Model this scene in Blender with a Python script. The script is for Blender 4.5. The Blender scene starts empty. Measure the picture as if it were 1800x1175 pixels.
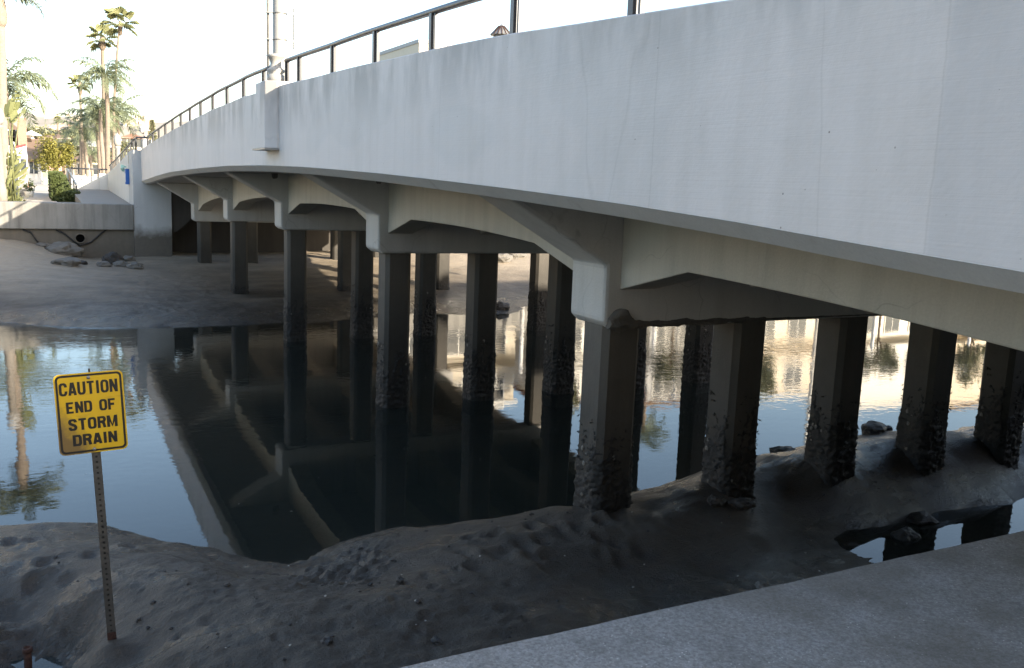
import bpy, bmesh, math, random
import numpy as np
from mathutils import Vector, Matrix, noise as mnoise
R = math.radians
SC = bpy.context.scene
COL = SC.collection
random.seed(7)
rng = np.random.default_rng(7)

# ------------------------------------------------------------------ camera
FPX, PITCH, ROLL, YAW, EYE = 1600.0, 0.1607, 0.0384, 0.48, 3.4636
IW, IH = 1800.0, 1175.0
_fw = Vector((math.sin(YAW)*math.cos(PITCH), math.cos(YAW)*math.cos(PITCH), -math.sin(PITCH)))
_r0 = Vector((math.cos(YAW), -math.sin(YAW), 0))
_u0 = _r0.cross(_fw)
_rt = _r0*math.cos(ROLL) + _u0*math.sin(ROLL)
_up = -_r0*math.sin(ROLL) + _u0*math.cos(ROLL)
EYEP = Vector((0, 0, EYE))
cam = bpy.data.cameras.new("camera")
camo = bpy.data.objects.new("camera", cam)
COL.objects.link(camo)
camo.matrix_world = Matrix(((_rt.x, _up.x, -_fw.x, 0), (_rt.y, _up.y, -_fw.y, 0), (_rt.z, _up.z, -_fw.z, EYE), (0, 0, 0, 1)))
cam.sensor_fit = 'HORIZONTAL'; cam.sensor_width = 36.0; cam.lens = 36.0*FPX/IW
cam.clip_start = 0.05; cam.clip_end = 9000
SC.camera = camo

# ------------------------------------------------------------------ sky, sun, exposure
SUN_AZ, SUN_EL = R(150), R(18.9)          # azimuth clockwise from +Y
w = bpy.data.worlds.new("World"); SC.world = w; w.use_nodes = True
nt = w.node_tree; nt.nodes.clear()
sky = nt.nodes.new('ShaderNodeTexSky'); sky.sky_type = 'NISHITA'; sky.sun_disc = False
sky.sun_elevation = SUN_EL; sky.sun_rotation = SUN_AZ
sky.air_density = 1.0; sky.dust_density = 1.6; sky.ozone_density = 0.6
bgn = nt.nodes.new('ShaderNodeBackground'); bgn.inputs[1].default_value = 0.15
won = nt.nodes.new('ShaderNodeOutputWorld')
nt.links.new(sky.outputs[0], bgn.inputs[0]); nt.links.new(bgn.outputs[0], won.inputs[0])
sl = bpy.data.lights.new("sun", 'SUN'); sl.energy = 4.4; sl.angle = R(0.5); sl.color = (1.0, 0.88, 0.70)
slo = bpy.data.objects.new("sun", sl); COL.objects.link(slo)
sd = Vector((math.sin(SUN_AZ)*math.cos(SUN_EL), math.cos(SUN_AZ)*math.cos(SUN_EL), math.sin(SUN_EL)))
slo.rotation_euler = sd.to_track_quat('Z', 'Y').to_euler(); slo.location = (40, -40, 60)
SC.view_settings.view_transform = 'Standard'; SC.view_settings.look = 'None'
SC.view_settings.gamma = 1.0; SC.view_settings.exposure = 1.68
cy = SC.cycles
cy.use_denoising = True; cy.max_bounces = 8; cy.diffuse_bounces = 4; cy.glossy_bounces = 4; cy.transparent_max_bounces = 6
cy.sample_clamp_indirect = 10.0

# ------------------------------------------------------------------ helpers
def ray(px, py):
    return _fw + _rt*((px-IW/2)/FPX) - _up*((py-IH/2)/FPX)
def at(px, py, Y=None, Z=None, X=None):
    d = ray(px, py)
    t = (X/d.x if X is not None else (Y/d.y if Y is not None else (Z-EYE)/d.z))
    return EYEP + d*t

def setp(o, label=None, cat=None, group=None, kind=None):
    if label: o["label"] = label
    if cat: o["category"] = cat
    if group: o["group"] = group
    if kind: o["kind"] = kind
    return o
def empty(name, loc, label, cat, group=None, rz=0.0):
    o = bpy.data.objects.new(name, None); COL.objects.link(o)
    o.location = loc; o.rotation_euler = (0, 0, rz); o.empty_display_size = 0.2
    return setp(o, label, cat, group)

class MB:
    """collects faces, in world coordinates (or local if the parent sits at the origin)"""
    def __init__(s): s.v = []; s.f = []; s.sm = []
    def add(s, vs, fs, smooth=False):
        n = len(s.v); s.v += [tuple(v) for v in vs]; s.f += [tuple(i+n for i in f) for f in fs]; s.sm += [smooth]*len(fs); return s
    def box(s, x0, x1, y0, y1, z0, z1):
        vs = [(x, y, z) for z in (z0, z1) for y in (y0, y1) for x in (x0, x1)]
        return s.add(vs, [(0, 2, 3, 1), (4, 5, 7, 6), (0, 1, 5, 4), (2, 6, 7, 3), (0, 4, 6, 2), (1, 3, 7, 5)])
    def prism(s, poly, axis, a, b):
        """closed 2-D polygon extruded along axis (0: poly=(y,z), 1: poly=(x,z), 2: poly=(x,y))"""
        def P(p, t): return {0: (t, p[0], p[1]), 1: (p[0], t, p[1]), 2: (p[0], p[1], t)}[axis]
        n = len(poly); vs = [P(p, a) for p in poly] + [P(p, b) for p in poly]
        fs = [tuple(range(n))[::-1], tuple(range(n, 2*n))] + [(i, (i+1) % n, (i+1) % n+n, i+n) for i in range(n)]
        return s.add(vs, fs)
    def loft(s, secs, closed=True, caps=True, smooth=False):
        """list of equal-length sections (lists of points)"""
        n = len(secs[0]); vs = [p for c in secs for p in c]; fs = []
        for k in range(len(secs)-1):
            for i in range(n if closed else n-1):
                j = (i+1) % n; fs.append((k*n+i, k*n+j, (k+1)*n+j, (k+1)*n+i))
        s.add(vs, fs, smooth)
        if caps and closed:
            m = len(s.v)-len(vs)
            s.f += [tuple(m+i for i in range(n))[::-1], tuple(m+(len(secs)-1)*n+i for i in range(n))]; s.sm += [False, False]
        return s
    def tube(s, pts, r, n=8, smooth=True, caps=True):
        pts = [Vector(p) for p in pts]; rs = r if isinstance(r, (list, tuple)) else [r]*len(pts); secs = []
        for i, p in enumerate(pts):
            t = (pts[min(i+1, len(pts)-1)]-pts[max(i-1, 0)]).normalized()
            a = Vector((0, 0, 1)) if abs(t.z) < 0.9 else Vector((1, 0, 0))
            u = t.cross(a).normalized(); v = t.cross(u)
            secs.append([p+(u*math.cos(k*2*math.pi/n)+v*math.sin(k*2*math.pi/n))*rs[i] for k in range(n)])
        return s.loft(secs, True, caps, smooth)
    def lathe(s, c, prof, n=16, smooth=True):
        return s.loft([[(c[0]+r*math.cos(k*2*math.pi/n), c[1]+r*math.sin(k*2*math.pi/n), c[2]+z) for k in range(n)] for r, z in prof], True, True, smooth)
    def quad(s, a, b, c, d): return s.add([a, b, c, d], [(0, 1, 2, 3)])
    def bar(s, a, b, wx, wy, up=(0, 0, 1)):
        a = Vector(a); b = Vector(b); t = (b-a).normalized(); u = t.cross(Vector(up))
        if u.length < 1e-4: u = Vector((1, 0, 0))
        u.normalize(); v = u.cross(t)
        return s.loft([[p+u*sx*wx/2+v*sy*wy/2 for sx, sy in ((-1, -1), (1, -1), (1, 1), (-1, 1))] for p in (a, b)])
    def build(s, name, mat, parent=None, loc=None, bevel=0.0):
        me = bpy.data.meshes.new(name)
        org = Vector(loc) if loc is not None else (parent.matrix_world.translation.copy() if False else (Vector(parent["_o"]) if parent is not None and "_o" in parent else (parent.location.copy() if parent is not None else Vector((0, 0, 0)))))
        me.from_pydata([Vector(v)-org for v in s.v], [], s.f)
        me.polygons.foreach_set("use_smooth", s.sm)
        me.update()
        bm = bmesh.new(); bm.from_mesh(me); bmesh.ops.recalc_face_normals(bm, faces=bm.faces); bm.to_mesh(me); bm.free()
        if mat: me.materials.append(mat)
        o = bpy.data.objects.new(name, me); COL.objects.link(o)
        if parent is not None: o.parent = parent
        elif loc is not None: o.location = org
        if bevel:
            b = o.modifiers.new("bevel", 'BEVEL'); b.width = bevel; b.segments = 2; b.limit_method = 'ANGLE'; b.angle_limit = R(40)
        return o
# every parent stays at the world origin unless it is given a place: sub-parts of identity meshes are built in world coordinates
def thing_mesh(mb, name, mat, label, cat, group=None, kind=None, bevel=0.0, base=None):
    if base is None:
        a = np.array(mb.v); base = (a[:, 0].mean(), a[:, 1].mean(), a[:, 2].min())
    return setp(mb.build(name, mat, None, base, bevel), label, cat, group, kind)
def child(mb, name, mat, parent, bevel=0.0):
    """part: mesh local to the world place of its chain of parents"""
    org = Vector((0, 0, 0)); p = parent
    while p is not None: org += p.location; p = p.parent
    me_o = mb.build(name, mat, None, None, bevel)
    for v in me_o.data.vertices: v.co -= org
    me_o.parent = parent
    return me_o

# ------------------------------------------------------------------ materials
def newmat(name):
    m = bpy.data.materials.new(name); m.use_nodes = True
    n = m.node_tree; b = n.nodes['Principled BSDF']
    return m, n, b
def nd(n, typ, **kw):
    x = n.nodes.new(typ)
    for k, v in kw.items():
        if k.startswith('i_'):
            key = k[2:]; x.inputs[int(key) if key.isdigit() else key].default_value = v
        else: setattr(x, k, v)
    return x
def pos(n, scale=(1, 1, 1)):
    g = nd(n, 'ShaderNodeNewGeometry'); mp = nd(n, 'ShaderNodeMapping'); mp.inputs['Scale'].default_value = scale
    n.links.new(g.outputs['Position'], mp.inputs['Vector']); return mp.outputs[0]
def noise(n, vec, scale, detail=4, rough=0.55, dist=0.0):
    t = nd(n, 'ShaderNodeTexNoise'); t.inputs['Scale'].default_value = scale; t.inputs['Detail'].default_value = detail
    t.inputs['Roughness'].default_value = rough; t.inputs['Distortion'].default_value = dist
    n.links.new(vec, t.inputs['Vector']); return t.outputs[0]
def ramp(n, fac, stops):
    r = nd(n, 'ShaderNodeValToRGB'); e = r.color_ramp.elements
    while len(e) < len(stops): e.new(0.5)
    for el, (p, c) in zip(e, stops):
        el.position = p; el.color = (c, c, c, 1) if isinstance(c, (int, float)) else (*c, 1)
    n.links.new(fac, r.inputs[0]); return r.outputs[0]
def mix(n, fac, a, b, mode='MIX'):
    x = nd(n, 'ShaderNodeMix', data_type='RGBA', blend_type=mode)
    for s, v in ((0, fac), (6, a), (7, b)):
        if isinstance(v, bpy.types.NodeSocket): n.links.new(v, x.inputs[s])
        elif s == 0: x.inputs[0].default_value = v
        else: x.inputs[s].default_value = (*v, 1) if not isinstance(v, (int, float)) else (v, v, v, 1)
    return x.outputs[2]
def math_(n, op, a, b=0.0, clamp=False):
    x = nd(n, 'ShaderNodeMath', operation=op); x.use_clamp = clamp
    for s, v in ((0, a), (1, b)):
        if isinstance(v, bpy.types.NodeSocket): n.links.new(v, x.inputs[s])
        else: x.inputs[s].default_value = v
    return x.outputs[0]
def bump(n, b, h, strength=0.3, dist=0.02, prev=None):
    x = nd(n, 'ShaderNodeBump'); x.inputs['Strength'].default_value = strength; x.inputs['Distance'].default_value = dist
    n.links.new(h, x.inputs['Height'])
    if prev is not None: n.links.new(prev, x.inputs['Normal'])
    n.links.new(x.outputs[0], b.inputs['Normal']); return x.outputs[0]
def zval(n):
    g = nd(n, 'ShaderNodeNewGeometry'); s = nd(n, 'ShaderNodeSeparateXYZ'); n.links.new(g.outputs['Position'], s.inputs[0]); return s.outputs
def simple(name, col, rough=0.6, metal=0.0, var=0.15, scale=6.0, bmp=0.0, spec=0.5):
    m, n, b = newmat(name)
    p = pos(n); f = noise(n, p, scale, 4)
    c = mix(n, f, tuple(x*(1-var) for x in col), tuple(min(1, x*(1+var)) for x in col))
    n.links.new(c, b.inputs['Base Color']); b.inputs['Roughness'].default_value = rough; b.inputs['Metallic'].default_value = metal
    b.inputs['Specular IOR Level'].default_value = spec
    if bmp: bump(n, b, noise(n, p, scale*4, 4), bmp, 0.02)
    return m

def mat_painted():
    """white painted board-marked concrete of the parapet"""
    m, n, b = newmat("painted_concrete")
    p = pos(n)
    base = mix(n, noise(n, p, 0.7, 3), (0.64, 0.60, 0.575), (0.70, 0.655, 0.625))
    patches = ramp(n, noise(n, pos(n, (0.5, 0.5, 1.0)), 1.1, 1, 0.3), [(0.52, 0), (0.56, 1)])
    base = mix(n, math_(n, 'MULTIPLY', patches, 0.35), base, (0.57, 0.555, 0.535))
    # weather streaks running down from the top edge
    st = ramp(n, noise(n, pos(n, (1, 1, 0.06)), 5.0, 4, 0.6), [(0.45, 0), (0.75, 1)])
    z = zval(n)[2]
    hi = nd(n, 'ShaderNodeMapRange'); hi.inputs[1].default_value = 4.02; hi.inputs[2].default_value = 4.55; n.links.new(z, hi.inputs[0])
    blot = noise(n, pos(n, (1, 1, 0.35)), 2.3, 5, 0.6)
    base = mix(n, math_(n, 'MULTIPLY', math_(n, 'MULTIPLY', hi.outputs[0], ramp(n, blot, [(0.40, 0), (0.58, 1)])), 0.60), base, (0.27, 0.262, 0.245))
    grime = ramp(n, noise(n, pos(n, (1, 1, 0.5)), 1.1, 5, 0.65), [(0.5, 0), (0.66, 1)])
    base = mix(n, math_(n, 'MULTIPLY', grime, 0.22), base, (0.43, 0.405, 0.37))
    base = mix(n, math_(n, 'MULTIPLY', st, 0.20), base, (0.45, 0.41, 0.36))
    # pits
    v = nd(n, 'ShaderNodeTexVoronoi'); v.inputs['Scale'].default_value = 9.0; n.links.new(p, v.inputs['Vector'])
    pit = ramp(n, v.outputs['Distance'], [(0.03, 1), (0.055, 0)])
    thin = ramp(n, noise(n, p, 3.1, 2), [(0.5, 0), (0.58, 1)])
    pit = math_(n, 'MULTIPLY', pit, thin)
    base = mix(n, math_(n, 'MULTIPLY', pit, 0.75), base, (0.16, 0.13, 0.11))
    # hairline cracks
    cr = nd(n, 'ShaderNodeTexVoronoi'); cr.feature = 'DISTANCE_TO_EDGE'; cr.inputs['Scale'].default_value = 0.55
    pw = pos(n, (1, 1, 0.25)); nn = nd(n, 'ShaderNodeTexNoise'); nn.inputs['Scale'].default_value = 2.2; n.links.new(pw, nn.inputs['Vector'])
    va = nd(n, 'ShaderNodeVectorMath', operation='MULTIPLY_ADD'); n.links.new(nn.outputs[1], va.inputs[0]); va.inputs[1].default_value = (0.25, 0.25, 0.25); n.links.new(pw, va.inputs[2])
    n.links.new(va.outputs[0], cr.inputs['Vector'])
    crk = ramp(n, cr.outputs['Distance'], [(0.0, 1), (0.004, 0)])
    base = mix(n, math_(n, 'MULTIPLY', crk, 0.16), base, (0.30, 0.28, 0.25))
    yy = zval(n)[1]; jn = None
    for jy in (2.42, 4.25, 13.57, 23.5):
        d_ = math_(n, 'ABSOLUTE', math_(n, 'SUBTRACT', math_(n, 'ADD', yy, math_(n, 'MULTIPLY', noise(n, pos(n, (1, 1, 1.0)), 2.1, 5, 0.7), 0.05)), jy+.025))
        l_ = ramp(n, d_, [(0.002, 1), (0.006, 0)]); jn = l_ if jn is None else math_(n, 'MAXIMUM', jn, l_)
    base = mix(n, math_(n, 'MULTIPLY', jn, 0.2), base, (0.27, 0.255, 0.23))
    right_ = ramp(n, math_(n, 'SUBTRACT', 2.42, yy), [(0.0, 0), (0.02, 1)])
    base = mix(n, math_(n, 'MULTIPLY', right_, 0.35), base, (0.47, 0.465, 0.47))
    n.links.new(base, b.inputs['Base Color']); b.inputs['Roughness'].default_value = 0.62
    lines = noise(n, pos(n, (0.6, 0.6, 60)), 1.6, 3, 0.6)
    rough = noise(n, p, 34, 5, 0.6)
    big = noise(n, p, 1.7, 3)
    h = math_(n, 'ADD', math_(n, 'ADD', math_(n, 'MULTIPLY', lines, 0.3), math_(n, 'MULTIPLY', rough, 0.5)), math_(n, 'MULTIPLY', big, 2.0))
    h = math_(n, 'SUBTRACT', h, math_(n, 'MULTIPLY', pit, 0.9))
    bump(n, b, h, 0.22, 0.012)
    return m

def mat_concrete(name, a, c, tide=None, dark=(0.020, 0.018, 0.015), scale=1.0, streak=0.45, crack=True):
    m, n, b = newmat(name)
    p = pos(n)
    base = mix(n, noise(n, p, 1.3*scale, 5, 0.65), a, c)
    st = ramp(n, noise(n, pos(n, (1, 1, 0.08)), 4.5*scale, 4, 0.65), [(0.42, 0), (0.72, 1)])
    base = mix(n, math_(n, 'MULTIPLY', st, streak), base, tuple(x*0.42 for x in a))
    rust = ramp(n, noise(n, pos(n, (1, 1, 0.12)), 3.1*scale, 3, 0.6), [(0.66, 0), (0.78, 1)])
    base = mix(n, math_(n, 'MULTIPLY', rust, 0.35), base, (0.16, 0.085, 0.04))
    eff = ramp(n, noise(n, pos(n, (1, 1, 0.10)), 6.3*scale, 4, 0.6), [(0.60, 0), (0.74, 1)])
    base = mix(n, math_(n, 'MULTIPLY', eff, 0.30), base, tuple(min(.62, x*1.35) for x in c))
    fine = noise(n, p, 60, 3, 0.7)
    base = mix(n, 0.25, base, mix(n, fine, tuple(x*0.5 for x in a), tuple(min(1, x*1.35) for x in c)))
    if crack:
        cr = nd(n, 'ShaderNodeTexVoronoi'); cr.feature = 'DISTANCE_TO_EDGE'; cr.inputs['Scale'].default_value = 0.9
        nn = nd(n, 'ShaderNodeTexNoise'); nn.inputs['Scale'].default_value = 3.0; n.links.new(p, nn.inputs['Vector'])
        va = nd(n, 'ShaderNodeVectorMath', operation='MULTIPLY_ADD'); n.links.new(nn.outputs[1], va.inputs[0]); va.inputs[1].default_value = (0.3, 0.3, 0.3); n.links.new(p, va.inputs[2]); n.links.new(va.outputs[0], cr.inputs['Vector'])
        crk = ramp(n, cr.outputs['Distance'], [(0.0, 1), (0.006, 0)])
        gate = ramp(n, noise(n, p, 0.8, 2), [(0.5, 0), (0.6, 1)])
        base = mix(n, math_(n, 'MULTIPLY', math_(n, 'MULTIPLY', crk, gate), 0.3), base, (0.06, 0.05, 0.04))
    rgh = 0.75
    if tide is not None:
        z = zval(n)[2]
        zz = math_(n, 'ADD', z, math_(n, 'MULTIPLY', math_(n, 'SUBTRACT', noise(n, p, 2.5, 4), 0.5), 0.7))
        mr = nd(n, 'ShaderNodeMapRange'); mr.inputs[1].default_value = tide[0]; mr.inputs[2].default_value = tide[1]; mr.inputs[3].default_value = 1; mr.inputs[4].default_value = 0
        n.links.new(zz, mr.inputs[0])
        alg = mix(n, noise(n, p, 9, 4), dark, tuple(x*2.0 for x in dark))
        base = mix(n, math_(n, 'MULTIPLY', mr.outputs[0], 0.93), base, alg)
    n.links.new(base, b.inputs['Base Color']); b.inputs['Roughness'].default_value = rgh
    h = math_(n, 'ADD', math_(n, 'MULTIPLY', noise(n, p, 4, 4), 1.5), math_(n, 'MULTIPLY', noise(n, p, 45, 5, 0.65), 0.6))
    bump(n, b, h, 0.45, 0.012)
    return m

def mat_mud():
    m, n, b = newmat("mud")
    p = pos(n); xyz = zval(n)
    base = mix(n, noise(n, p, 0.9, 5, 0.6), (0.032, 0.024, 0.016), (0.088, 0.068, 0.049))
    ps = pos(n, (1, 2.6, 2))
    base = mix(n, math_(n, 'MULTIPLY', ramp(n, noise(n, ps, 3.2, 5, 0.65), [(0.45, 0), (0.7, 1)]), 0.55), base, (0.022, 0.019, 0.016))
    base = mix(n, math_(n, 'MULTIPLY', noise(n, p, 30, 4, 0.7), 0.55), base, mix(n, noise(n, p, 90, 3, 0.7), (0.018, 0.015, 0.012), (0.095, 0.08, 0.063)))
    # higher, drier sand by the far wall
    far = nd(n, 'ShaderNodeMapRange'); far.inputs[1].default_value = 0.18; far.inputs[2].default_value = 0.75
    n.links.new(math_(n, 'ADD', xyz[2], math_(n, 'MULTIPLY', math_(n, 'SUBTRACT', noise(n, ps, 0.8, 5), 0.5), 0.5)), far.inputs[0])
    farY = nd(n, 'ShaderNodeMapRange'); farY.inputs[1].default_value = 20; farY.inputs[2].default_value = 24; n.links.new(xyz[1], farY.inputs[0])
    dry = math_(n, 'MULTIPLY', far.outputs[0], farY.outputs[0])
    base = mix(n, dry, base, mix(n, noise(n, ps, 3, 5, 0.65), (0.28, 0.228, 0.168), (0.45, 0.375, 0.28)))
    v = nd(n, 'ShaderNodeTexVoronoi'); v.inputs['Scale'].default_value = 8.0; n.links.new(p, v.inputs['Vector'])
    peb = ramp(n, v.outputs['Distance'], [(0.05, 1), (0.085, 0)])
    peb = math_(n, 'MULTIPLY', peb, ramp(n, noise(n, p, 2.2, 3), [(0.5, 0), (0.58, 1)]))
    base = mix(n, math_(n, 'MULTIPLY', peb, 0.8), base, (0.013, 0.011, 0.01))
    v2 = nd(n, 'ShaderNodeTexVoronoi'); v2.inputs['Scale'].default_value = 5.3; n.links.new(p, v2.inputs['Vector'])
    base = mix(n, math_(n, 'MULTIPLY', ramp(n, v2.outputs['Distance'], [(0.018, 1), (0.028, 0)]), 0.7), base, (0.42, 0.40, 0.36))
    wet = nd(n, 'ShaderNodeMapRange'); wet.inputs[1].default_value = 0.04; wet.inputs[2].default_value = 0.32; wet.inputs[3].default_value = 1; wet.inputs[4].default_value = 0
    n.links.new(math_(n, 'ADD', xyz[2], math_(n, 'MULTIPLY', math_(n, 'SUBTRACT', noise(n, p, 1.3, 5, 0.65), 0.5), 0.34)), wet.inputs[0])
    base = mix(n, math_(n, 'MULTIPLY', wet.outputs[0], 0.45), base, (0.020, 0.018, 0.016))
    n.links.new(base, b.inputs['Base Color'])
    sheen = ramp(n, noise(n, pos(n, (0.8, 1.6, 1)), 0.9, 4, 0.6, 0.6), [(0.50, 0), (0.60, 1)])
    wetf = math_(n, 'MAXIMUM', wet.outputs[0], math_(n, 'MULTIPLY', math_(n, 'MULTIPLY', sheen, 0.75), math_(n, 'SUBTRACT', 1.0, farY.outputs[0])))
    rr = nd(n, 'ShaderNodeMapRange'); rr.inputs[3].default_value = 0.58; rr.inputs[4].default_value = 0.15; n.links.new(wetf, rr.inputs[0])
    r2 = math_(n, 'ADD', rr.outputs[0], math_(n, 'MULTIPLY', math_(n, 'SUBTRACT', noise(n, p, 7, 4), 0.5), 0.22), True)
    n.links.new(r2, b.inputs['Roughness']); b.inputs['Specular IOR Level'].default_value = 0.5
    h = math_(n, 'ADD', math_(n, 'MULTIPLY', noise(n, p, 5, 6, 0.65), 1.2), math_(n, 'MULTIPLY', noise(n, ps, 18, 5, 0.72), 0.8))
    h = math_(n, 'ADD', h, math_(n, 'MULTIPLY', noise(n, p, 60, 4, 0.7), 0.45))
    h = math_(n, 'ADD', h, math_(n, 'MULTIPLY', peb, 0.6))
    bump(n, b, h, 0.9, 0.035)
    return m

def mat_water(clear=True):
    """shallow turbid water: the mud shows through only in the first centimetres"""
    m, n, b = newmat("water")
    b.inputs['Roughness'].default_value = 0.012; b.inputs['IOR'].default_value = 1.33
    if clear:
        gl = b; gl.inputs['Base Color'].default_value = (1, 1, 1, 1); gl.inputs['Transmission Weight'].default_value = 1.0
        tb = nd(n, 'ShaderNodeBsdfPrincipled'); tb.inputs['Base Color'].default_value = (0.030, 0.036, 0.031, 1); tb.inputs['Roughness'].default_value = 0.012; tb.inputs['IOR'].default_value = 1.33
        ms = nd(n, 'ShaderNodeMixShader'); ms.inputs[0].default_value = 0.5
        n.links.new(gl.outputs[0], ms.inputs[1]); n.links.new(tb.outputs[0], ms.inputs[2]); n.links.new(ms.outputs[0], n.nodes['Material Output'].inputs['Surface'])
        va = nd(n, 'ShaderNodeVolumeAbsorption'); va.inputs['Color'].default_value = (0.42, 0.36, 0.25, 1); va.inputs['Density'].default_value = 7.0
        n.links.new(va.outputs[0], n.nodes['Material Output'].inputs['Volume'])
    else: b.inputs['Base Color'].default_value = (0.010, 0.011, 0.009, 1)
    p = pos(n)
    # wind ripples: livelier far away and in patches, glassy near the bank
    xyz = zval(n)
    gate = ramp(n, noise(n, pos(n, (0.5, 1, 1)), 0.22, 2), [(0.38, 0.12), (0.66, 1)])
    yf = nd(n, 'ShaderNodeMapRange'); yf.inputs[1].default_value = 10; yf.inputs[2].default_value = 19; yf.inputs[3].default_value = 0.3; yf.inputs[4].default_value = 1; n.links.new(xyz[1], yf.inputs[0])
    r1 = noise(n, pos(n, (1.0, 1.5, 1)), 5.0, 3, 0.5, 0.4)
    r2 = noise(n, pos(n, (0.55, 1.0, 1)), 1.3, 2, 0.5)
    h = math_(n, 'MULTIPLY', math_(n, 'ADD', r1, math_(n, 'MULTIPLY', r2, 1.6)), math_(n, 'MULTIPLY', gate, yf.outputs[0]))
    bo_ = bump(n, b, h, 0.125, 0.035)
    if clear: n.links.new(bo_, tb.inputs['Normal'])
    return m

def mat_coping():
    m, n, b = newmat("aggregate_concrete")
    p = pos(n)
    base = mix(n, noise(n, p, 2.2, 5, 0.65), (0.15, 0.146, 0.138), (0.25, 0.245, 0.235))
    sp = noise(n, p, 75, 4, 0.75)
    base = mix(n, 0.65, base, mix(n, ramp(n, sp, [(0.35, 0), (0.65, 1)]), (0.10, 0.096, 0.088), (0.34, 0.335, 0.325)))
    v = nd(n, 'ShaderNodeTexVoronoi'); v.inputs['Scale'].default_value = 55; n.links.new(p, v.inputs['Vector'])
    wh = math_(n, 'MULTIPLY', ramp(n, v.outputs['Distance'], [(0.12, 1), (0.2, 0)]), ramp(n, noise(n, p, 9, 3), [(0.5, 0), (0.62, 1)]))
    base = mix(n, math_(n, 'MULTIPLY', wh, 0.8), base, (0.62, 0.6, 0.56))
    br = ramp(n, noise(n, p, 1.3, 5, 0.65), [(0.44, 0), (0.60, 1)])
    base = mix(n, math_(n, 'MULTIPLY', br, 0.55), base, (0.10, 0.088, 0.068))
    dk = ramp(n, noise(n, p, 3.7, 5, 0.7), [(0.52, 0), (0.7, 1)])
    base = mix(n, math_(n, 'MULTIPLY', dk, 0.4), base, (0.06, 0.055, 0.048))
    n.links.new(base, b.inputs['Base Color']); b.inputs['Roughness'].default_value = 0.7
    bump(n, b, math_(n, 'ADD', noise(n, p, 90, 4, 0.7), math_(n, 'MULTIPLY', noise(n, p, 12, 4), 0.8)), 0.5, 0.008)
    return m

def mat_leaf(name, a, c, trans=0.25, scale=3.0):
    m, n, b = newmat(name)
    p = pos(n); col = mix(n, noise(n, p, scale, 4, 0.7), a, c)
    n.links.new(col, b.inputs['Base Color']); b.inputs['Roughness'].default_value = 0.5
    t = nd(n, 'ShaderNodeBsdfTranslucent'); n.links.new(col, t.inputs[0])
    ms = nd(n, 'ShaderNodeMixShader'); ms.inputs[0].default_value = trans
    n.links.new(b.outputs[0], ms.inputs[1]); n.links.new(t.outputs[0], ms.inputs[2]); n.links.new(ms.outputs[0], n.nodes['Material Output'].inputs[0])
    return m

def mat_sign():
    m, n, b = newmat("sign_yellow")
    tc = nd(n, 'ShaderNodeTexCoord'); s = nd(n, 'ShaderNodeSeparateXYZ'); n.links.new(tc.outputs['Object'], s.inputs[0])
    o = tc.outputs['Object']
    base = mix(n, noise(n, o, 5, 3), (0.58, 0.365, 0.008), (0.66, 0.43, 0.012))
    sm = nd(n, 'ShaderNodeMapping'); sm.inputs['Scale'].default_value = (6, 6, 28); n.links.new(o, sm.inputs[0])
    d = ramp(n, noise(n, sm.outputs[0], 1.0, 4, 0.6), [(0.56, 0), (0.75, 1)])
    base = mix(n, math_(n, 'MULTIPLY', d, 0.5), base, (0.22, 0.15, 0.05))
    cx = math_(n, 'ADD', math_(n, 'MULTIPLY', s.outputs[0], -5.0), math_(n, 'MULTIPLY', s.outputs[2], -3.2))
    cx = math_(n, 'ADD', cx, math_(n, 'MULTIPLY', math_(n, 'SUBTRACT', noise(n, o, 8, 5, 0.7), 0.5), 1.0))
    corner = ramp(n, math_(n, 'MULTIPLY', cx, 0.5), [(0.30, 0), (0.60, 1)])
    base = mix(n, math_(n, 'MULTIPLY', corner, 0.88), base, (0.13, 0.085, 0.045))
    n.links.new(base, b.inputs['Base Color']); b.inputs['Roughness'].default_value = 0.5
    return m

M_PAINT = mat_painted()
M_SOFFIT = mat_concrete("soffit_concrete", (0.32, 0.305, 0.285), (0.42, 0.40, 0.375), streak=0.2)
M_DRIP = mat_concrete("drip_edge_concrete", (0.50, 0.49, 0.47), (0.62, 0.61, 0.585), streak=0.15, crack=False)
M_GIRD = mat_concrete("girder_concrete", (0.44, 0.405, 0.34), (0.56, 0.52, 0.44), streak=0.35)
M_CAP = mat_concrete("cap_concrete", (0.50, 0.485, 0.46), (0.62, 0.605, 0.575), streak=0.25)
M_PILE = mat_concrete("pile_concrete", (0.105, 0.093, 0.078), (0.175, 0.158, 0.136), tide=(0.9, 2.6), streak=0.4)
M_ABUT = mat_concrete("abutment_concrete", (0.42, 0.43, 0.43), (0.54, 0.55, 0.55), tide=(1.35, 1.75), dark=(0.055, 0.045, 0.033), streak=0.15)
M_BEAR_SHADE = mat_concrete("shaded_bearing_concrete", (0.035, 0.03, 0.025), (0.065, 0.057, 0.048), streak=0.4)  # near-black tone puts the shade under the far deck into the colour
M_SEAW = mat_concrete("seawall_concrete", (0.15, 0.142, 0.128), (0.33, 0.318, 0.29), streak=0.75)
M_SEAL = mat_concrete("seawall_lower", (0.13, 0.115, 0.095), (0.20, 0.18, 0.15), tide=(0.6, 2.2), dark=(0.06, 0.05, 0.037), streak=0.6)
M_SPALL = mat_concrete("broken_concrete", (0.05, 0.044, 0.037), (0.18, 0.165, 0.145), scale=4, streak=0.3)
M_WHITE = mat_concrete("white_wall", (0.60, 0.60, 0.585), (0.70, 0.70, 0.68), streak=0.12, crack=False)
M_MUD = mat_mud(); M_WATER = mat_water(); M_WATERD = mat_water(False); M_COP = mat_coping()
M_MUSSEL = simple("mussels", (0.012, 0.0105, 0.009), 0.55, 0, 0.9, 30, 0.6)
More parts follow.
